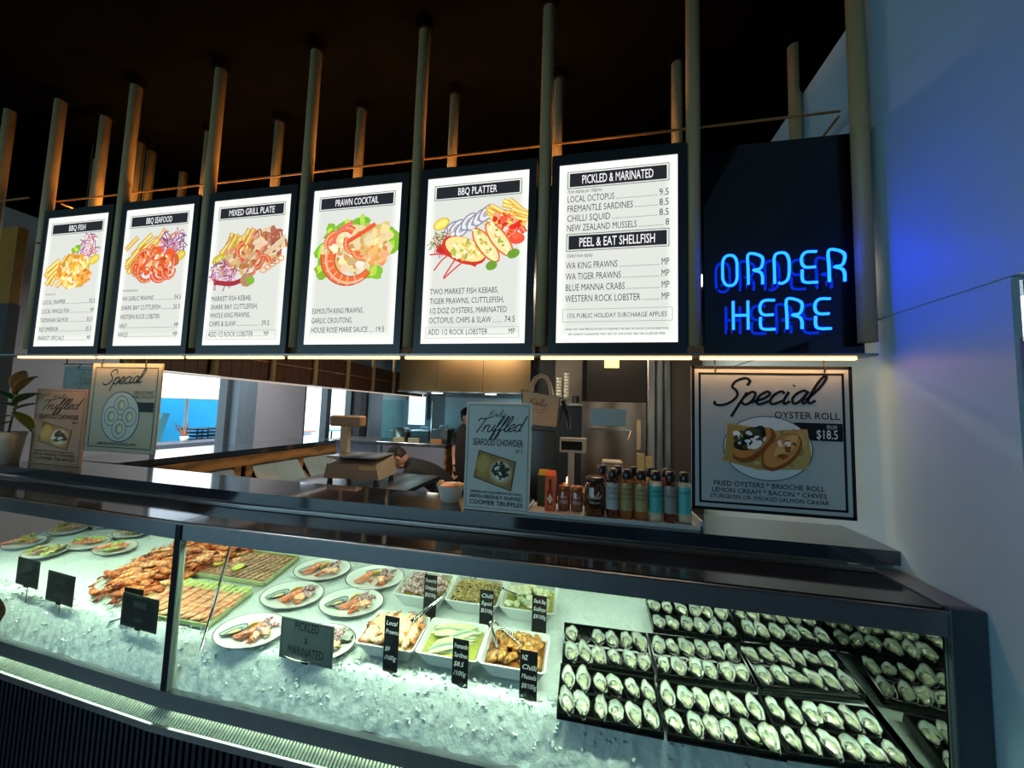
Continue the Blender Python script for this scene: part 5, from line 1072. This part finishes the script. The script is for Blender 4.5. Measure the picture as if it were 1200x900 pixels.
for i,(x,y,z,c,n) in enumerate([(-.118,1.98,.0,'c8a088','round'),(-.10,2.1,.0,'b08058','tall')]):
    t=thing('candle_glass','warm glowing %s tea light glass between the till screen and the display'%n,'candle',(x,y,1.0305),group='tea lights'); MB().lathe([(0,0),(.025,0),(.03,.09+.05*i),(.026,.09+.05*i),(.022,.01),(0,.01)],16).build('glass',mat('candle_glass',hx('c0a088'),.2),t,True); MB().blob((0,0,.05+.09*i*1.2),(.012,.012,.022),8,6).build('flame',emis('tea_flame',(1,.6,.35),3),t,True)
for i,x in enumerate((.40,.46)): tag(MB().box(x-.03,x+.025,2.95,2.975,1.05,1.27-.02*i,b=.002).build('card_box',mat('kraft',hx('8c7c50'),.6)),['left','right'][i]+' small kraft box in front of the steel columns','box')
tag(MB().box(.30,.63,2.80,2.98,0,1.049).build('low_cabinet',M_steel2),'low steel cabinet in front of the steel columns','cabinet')
# canvas bag
t=thing('canvas_bag','beige canvas tote bag with black side seams hanging behind the chowder sign','bag',(-.222,1.80,1.50))
MB().hexa([(-.085,-.012,0),(.078,-.02,-.01),(.078,.06,-.01),(-.085,.06,0),(-.10,-.004,.165),(.090,-.008,.135),(.090,.035,.135),(-.10,.035,.165)]).build('body',mat('canvas_beige',hx('a89880'),.85,0,.15,60),t)
MB().tube([(.079,-.022,-.01),(.091,-.010,.135)],.0035,5).tube([(.078,.062,-.01),(.110,.04,.12),(.091,.037,.135)],.004,5).tube([(-.10,-.006,.165),(.09,-.010,.135)],.002,5).tube([(-.085,-.014,0),(-.10,-.006,.165)],.002,5).build('seam',M_black,t)
for y in (-.010,.034): MB().tube(crom([(-.055,y,.155),(-.045,y,.205),(-.012,y,.238),(.022,y,.225),(.045,y,.18),(.052,y,.14)],4) and [(-.055,y,.155),(-.05,y,.195),(-.03,y,.228),(-.008,y,.240),(.018,y,.230),(.038,y,.195),(.050,y,.14)],.010,6,flat=.35,upv=(0,1,0)).build('handle',mat('handle_cream',hx('b8a888'),.85,0,.2,60),t,True)
p=Print(y0=-.0225); p.hand('Kailis',-.058,.098,.015,.0024,'241c18',sx=1.2,sh=.3,slope=-.15); p.text('SEAFOOD MARKET',-.005,.068,.006,'3a302a',al='C',fit=.07); p.text('AND CAFE',-.005,.055,.006,'3a302a',al='C',fit=.04); p.build('print',M_print,t)
MB().tube([(-.008,.012,.238),(-.008,.012,.45)],.003,6).build('hanger',M_black,t)
tag(MB().box(-.28,-.18,1.78,1.85,1.951,1.99).build('hanger_bar',M_black),'short black bar above the canvas bag','bar')
MB().tube([(.10,.03,.12),(.125,.05,.05),(.135,.05,-.02)],[.010,.012,.008],6).build('strap',M_black,t,True)
t=thing('sauce_squeeze','small red capped bottle on the staff bench under the till screen','bottle',(-.16,1.74,1.0295)); MB().lathe([(0,0),(.016,0),(.017,.10),(.008,.13),(0,.13)],12).build('body',mat('red_sauce',hx('a83020'),.3),t,True); MB().lathe([(.0,.131),(.009,.131),(.006,.155),(0,.155)],10).build('cap',mat('cap_white',hx('c8c0b0'),.4),t,True)
# wall hung utensils / hanging hook behind left window
# ---------------------------------------------------------------- people
def figure(name,label,joints,edges,radii,m,root=0,parent=None):
    me=bpy.data.meshes.new(name); me.from_pydata(joints,edges,[]); o=bpy.data.objects.new(name,me); COL.objects.link(o)
    md=o.modifiers.new('skin','SKIN'); md.use_smooth_shade=True
    for i,r in enumerate(radii): me.skin_vertices[0].data[i].radius=(r,r) if not isinstance(r,tuple) else r
    me.skin_vertices[0].data[root].use_root=True
    s=o.modifiers.new('sub','SUBSURF'); s.levels=1; s.render_levels=2; me.materials.append(m)
    if parent: o.parent=parent
    return o
M_skin=mat('skin',hx('b08468'),.5,0,.06,30); M_cloth=mat('black_cotton',(.007,.0065,.007),.85,0,.2,40); M_hair=mat('hair_dark',(.02,.014,.01),.7,0,.3,80); M_trou=mat('trousers_black',(.012,.012,.016),.8)
def head(t,c,yaw,pitch,sc=1,capm=None,brim=True):
    M=Matrix.Translation(c)@Matrix.Rotation(yaw,4,'Z')@Matrix.Rotation(pitch,4,'X')@Matrix.Scale(sc,4)
    h=MB(); h.blob((0,0,0),(.075,.095,.112),20,14,M=M); h.blob((0,-.045,-.065),(.048,.05,.05),14,8,M=M); h.blob((0,-.10,-.012),(.011,.018,.02),8,6,M=M)
    for s_ in (-1,1): h.blob((s_*.076,.005,-.01),(.010,.02,.03),8,6,M=M)
    h.build('head',M_skin,t,True)
    e=MB(); [e.blob((s_*.03,-.088,.012),(.011,.008,.006),8,6,M=M) for s_ in (-1,1)]; e.build('eye',mat('eye_dark',(.02,.015,.012),.2),t,True)
    MB().blob((0,-.088,-.06),(.022,.008,.005),8,6,M=M).build('mouth',mat('lips',hx('8a4a40'),.4),t,True)
    hr=MB(); hr.blob((0,.022,.02),(.082,.088,.105),18,12,.06,3,4,M=M); hr.build('hair',M_hair,t,True)
    cp=MB(); cp.blob((0,.006,.055),(.090,.106,.070),18,10,M=M)
    cp.hexa([M@Vector(q) for q in [(-.07,-.085,.055),(.07,-.085,.055),(.07,.0,.06),(-.07,.0,.06),(-.05,-.175,.045),(.05,-.175,.045),(.05,-.17,.053),(-.05,-.17,.053)]]) if False else cp.add([M@Vector(q) for q in [(-.072,-.07,.045),(.072,-.07,.045),(.06,-.16,.035),(.02,-.182,.033),(-.02,-.182,.033),(-.06,-.16,.035),(-.072,-.07,.052),(.072,-.07,.052),(.06,-.16,.041),(.02,-.182,.039),(-.02,-.182,.039),(-.06,-.16,.041)]],[(0,1,2,3,4,5),(11,10,9,8,7,6)]+[(i,(i+1)%6,(i+1)%6+6,i+6) for i in range(6)])
    cp.build('cap',M_cloth if not capm else capm,t,True)
def hand(t,w,d,side=1):
    w=Vector(w); d=Vector(d).normalized(); s=d.cross(Vector((0,1,0))); s=s.normalized() if s.length>.1 else Vector((1,0,0))
    J=[tuple(w),tuple(w+d*.045),tuple(w+d*.085)]; E=[(0,1),(1,2)]; R=[.026,.030,.028]
    h=figure('hand','',J,E,R,M_skin,0,t)
    for k,(o_,L) in enumerate([(-.026,.065),(-.009,.075),(.009,.072),(.026,.058)]):
        b=w+d*.085+s*o_; P=[b-d*.02,b+d*L*.45,b+d*L*.8+Vector((0,-.012,0)),b+d*L+Vector((0,-.028,0))]; MB().tube(P,[.0085,.008,.0075,.006],7).build('finger',M_skin,t,True)
    b=w+d*.03+s*.03*side; MB().tube([b-s*side*.01,b+s*side*.018+d*.02,b+s*side*.025+d*.05],[.011,.010,.007],7).build('thumb',M_skin,t,True)
# bending staff member
t=thing('person','person in a black hoodie and black cap bending forward behind the counter','person',(0,0,0))
dx,dy,dz=-.73,1.45,-.175
J=[(-.72,2.32,.88),(-.86,2.31,1.02),(-1.02,2.29,1.10),(-1.13,2.26,1.13),(-1.18,2.23,1.16),   # pelvis, waist, chest, neck base, neck
   (-1.05,2.12,1.07),(-1.17,2.02,.92),(-1.33,2.05,.84), (-1.08,2.42,1.07),(-1.22,2.45,.93),(-1.36,2.38,.86), # arms
   (-.70,2.22,.82),(-.92,2.18,.60),(-.74,2.2,.29),(-.84,2.14,.255),(-.68,2.42,.82),(-.88,2.42,.58),(-.68,2.44,.29),(-.78,2.38,.255)]
J=[(a+dx,b+dy,c+dz) for a,b,c in J]
E=[(0,1),(1,2),(2,3),(3,4),(2,5),(5,6),(6,7),(2,8),(8,9),(9,10),(0,11),(11,12),(12,13),(13,14),(0,15),(15,16),(16,17),(17,18)]
R=[.15,.145,.15,.085,.06,.065,.05,.036,.065,.05,.036,.10,.07,.045,.04,.10,.07,.045,.04]
figure('body','',J,E,R,M_cloth,0,t)
head(t,(-1.245+dx,2.21+dy,1.205+dz),math.radians(-70),math.radians(62),1,brim=True)
hand(t,(-1.33+dx,2.05+dy,.84+dz),(-.6,.1,-.35)); hand(t,(-1.36+dx,2.38+dy,.86+dz),(-.6,-.1,-.3),-1)
# standing staff member, mostly behind the chowder sign
t=thing('person','person in a black t-shirt and cap standing half hidden by the chowder sign','person',(0,0,0))
ox,oy=-1.385,4.12
J=[(0,0,.84),(0,0,1.0),(.0,0,1.20),(.0,-.01,1.34),(.02,-.02,1.40), (-.085,-.02,1.29),(-.10,-.03,1.11),(-.085,-.07,.93), (.15,.0,1.29),(.19,-.02,1.08),(.20,-.12,.98), (-.06,0,.80),(-.07,.0,.44),(-.07,.02,.07),(-.07,-.08,.035),(.07,0,.80),(.08,0,.44),(.08,.02,.07),(.08,-.08,.035)]
figure('body','',[(a+ox,b+oy,c) for a,b,c in J],E,[.13,.12,.135,.075,.055,.062,.042,.031,.062,.042,.031,.095,.065,.045,.04,.095,.065,.045,.04],M_cloth,0,t)
MB().tube([(ox-.098,oy-.028,1.16),(ox-.10,oy-.03,1.11),(ox-.092,oy-.052,1.02),(ox-.085,oy-.07,.93)],[.046,.045,.040,.030],12).build('forearm',M_skin,t,True)
MB().tube([(ox-.088,oy-.022,1.285),(ox-.097,oy-.027,1.19),(ox-.0985,oy-.029,1.155)],[.060,.058,.056],12).build('sleeve',M_cloth,t,True)
hand(t,(ox-.085,oy-.07,.93),(.05,-.1,-1)); hand(t,(ox+.20,oy-.12,.98),(-.2,-.6,-.5),-1)
head(t,(ox+.045,oy-.035,1.475),math.radians(60),math.radians(-8),.95)
# passer-by's dark sleeve edge at the far left of the frame
t=thing('person','customer in a fuzzy brown jacket at the left border, only an elbow in the frame','person',(-2.52,.66,0))
J=[(0,0,.92),(0,0,1.10),(0,0,1.30),(0,0,1.42),(0,0,1.47), (.19,.0,1.33),(.50,.10,1.10),(.765,.175,.855), (-.19,0,1.33),(-.25,0,1.05),(-.22,.12,.86), (.09,0,.86),(.09,0,.46),(.09,-.02,.07),(.09,.08,.035),(-.09,0,.86),(-.09,0,.46),(-.09,-.02,.07),(-.09,.08,.035)]
figure('body','',J,E,[.14,.13,.14,.075,.055,.062,.055,.05,.062,.052,.04,.095,.065,.045,.04,.095,.065,.045,.04],mat('fuzzy_brown',hx('4a3428'),.95,0,.5,60,bump=.5),0,t)
MB().tube([(.755,.175,.87),(.66,.10,.89),(.52,.06,.95)],[.05,.045,.035],12).build('forearm',mat('fuzzy_brown',(0,0,0)),t,True)
head(t,(0,.0,1.60),PI*.9,0,1); hand(t,(.52,.06,.95),(-.8,-.2,.35)); hand(t,(-.22,.12,.86),(-.05,.1,-1),-1)
# ---------------------------------------------------------------- lamps of the rooms and an added kitchen fill
area('kitchen_lamp_left',(-1.3,2.7,2.34),(math.radians(18),0,0),.9,.3,24,(1,.86,.66)); area('kitchen_fill_window',(-3.6,4.2,2.95),(0,math.radians(-12),0),1.3,.9,60,(.92,.95,1)); area('kitchen_lamp_pass',(.2,2.3,2.36),(0,0,0),.6,.2,14,(1,.82,.6))  # window-side area is an added fill standing in for daylight in the left kitchen
for i,(x,y) in enumerate([(-1.3,2.68),(.2,2.3)]): tag(MB().box(x-.48,x+.48,y-.17,y+.17,2.41,2.45).build('ceiling_lamp',M_black),['flat black ceiling lamp over the staff bench','flat black ceiling lamp over the sauces'][i],'lamp')

tag(MB().box(-4.9,-4.28,1.9,1.96,2.25,2.85,b=.004).build('timber_screen',mat('amber_timber',hx('a8742c'),.5,0,.25,6)),'amber timber screen beyond the poles at the far left edge','screen')
tag(MB().box(-4.91,-4.27,1.9,1.96,0,2.249).build('screen_base',mat('screen_base_grey',hx('4a4a48'),.6)),'dark grey cabinet under the amber screen at the far left','cabinet')

t=thing('person','person in white with a pale hat sitting outside behind the stacked black chairs','person',(-9.0,7.75,0),(0,0,math.radians(90)))
figure('body','',[(0,0,.52),(0,0,.72),(0,0,.9),(0,0,1.0),(0,0,1.05),(-.17,0,.93),(-.22,-.05,.7),(-.15,-.25,.68),(.17,0,.93),(.22,-.05,.7),(.15,-.25,.68),(-.1,-.05,.5),(-.1,-.45,.5),(-.1,-.45,.08),(-.1,-.55,.04),(.1,-.05,.5),(.1,-.45,.5),(.1,-.45,.08),(.1,-.55,.04)],E,[.14,.13,.14,.07,.055,.062,.045,.032,.062,.045,.032,.095,.065,.045,.04,.095,.065,.045,.04],mat('white_shirt',hx('c8d8e0'),.8),0,t)
head(t,(0,0,1.17),0,0,1,capm=mat('pale_hat',hx('d8e4e8'),.8))
hand(t,(-.15,-.25,.68),(0,-1,-.1)); hand(t,(.15,-.25,.68),(0,-1,-.1),-1)
tag(MB().box(-9.3,-8.8,7.5,8.0,.32,.36).box(-9.25,-9.2,7.55,7.95,0,.32).box(-8.9,-8.85,7.55,7.95,0,.32).build('outdoor_stool',M_black),'low black bench seat outside under the person with the pale hat','bench')
t=thing('dried_branches','bunch of orange brown dried branches on the outdoor bar bench','branches',(-6.6,5.0,.8805)); rnd=random.Random(2)
MB().lathe([(0,0),(.05,0),(.06,.09),(.05,.09),(0,.02)],12).build('vase',M_white,t,True)
for k in range(14): a_=rnd.uniform(0,6.3); MB().tube([(0,0,.05),(.05*math.cos(a_),.06*math.sin(a_),.16),(.10*math.cos(a_),.16*math.sin(a_),.2+rnd.uniform(0,.12))],[.008,.006,.003],5).build('branch',mat('branch_orange',hx('a86038'),.7),t,True)
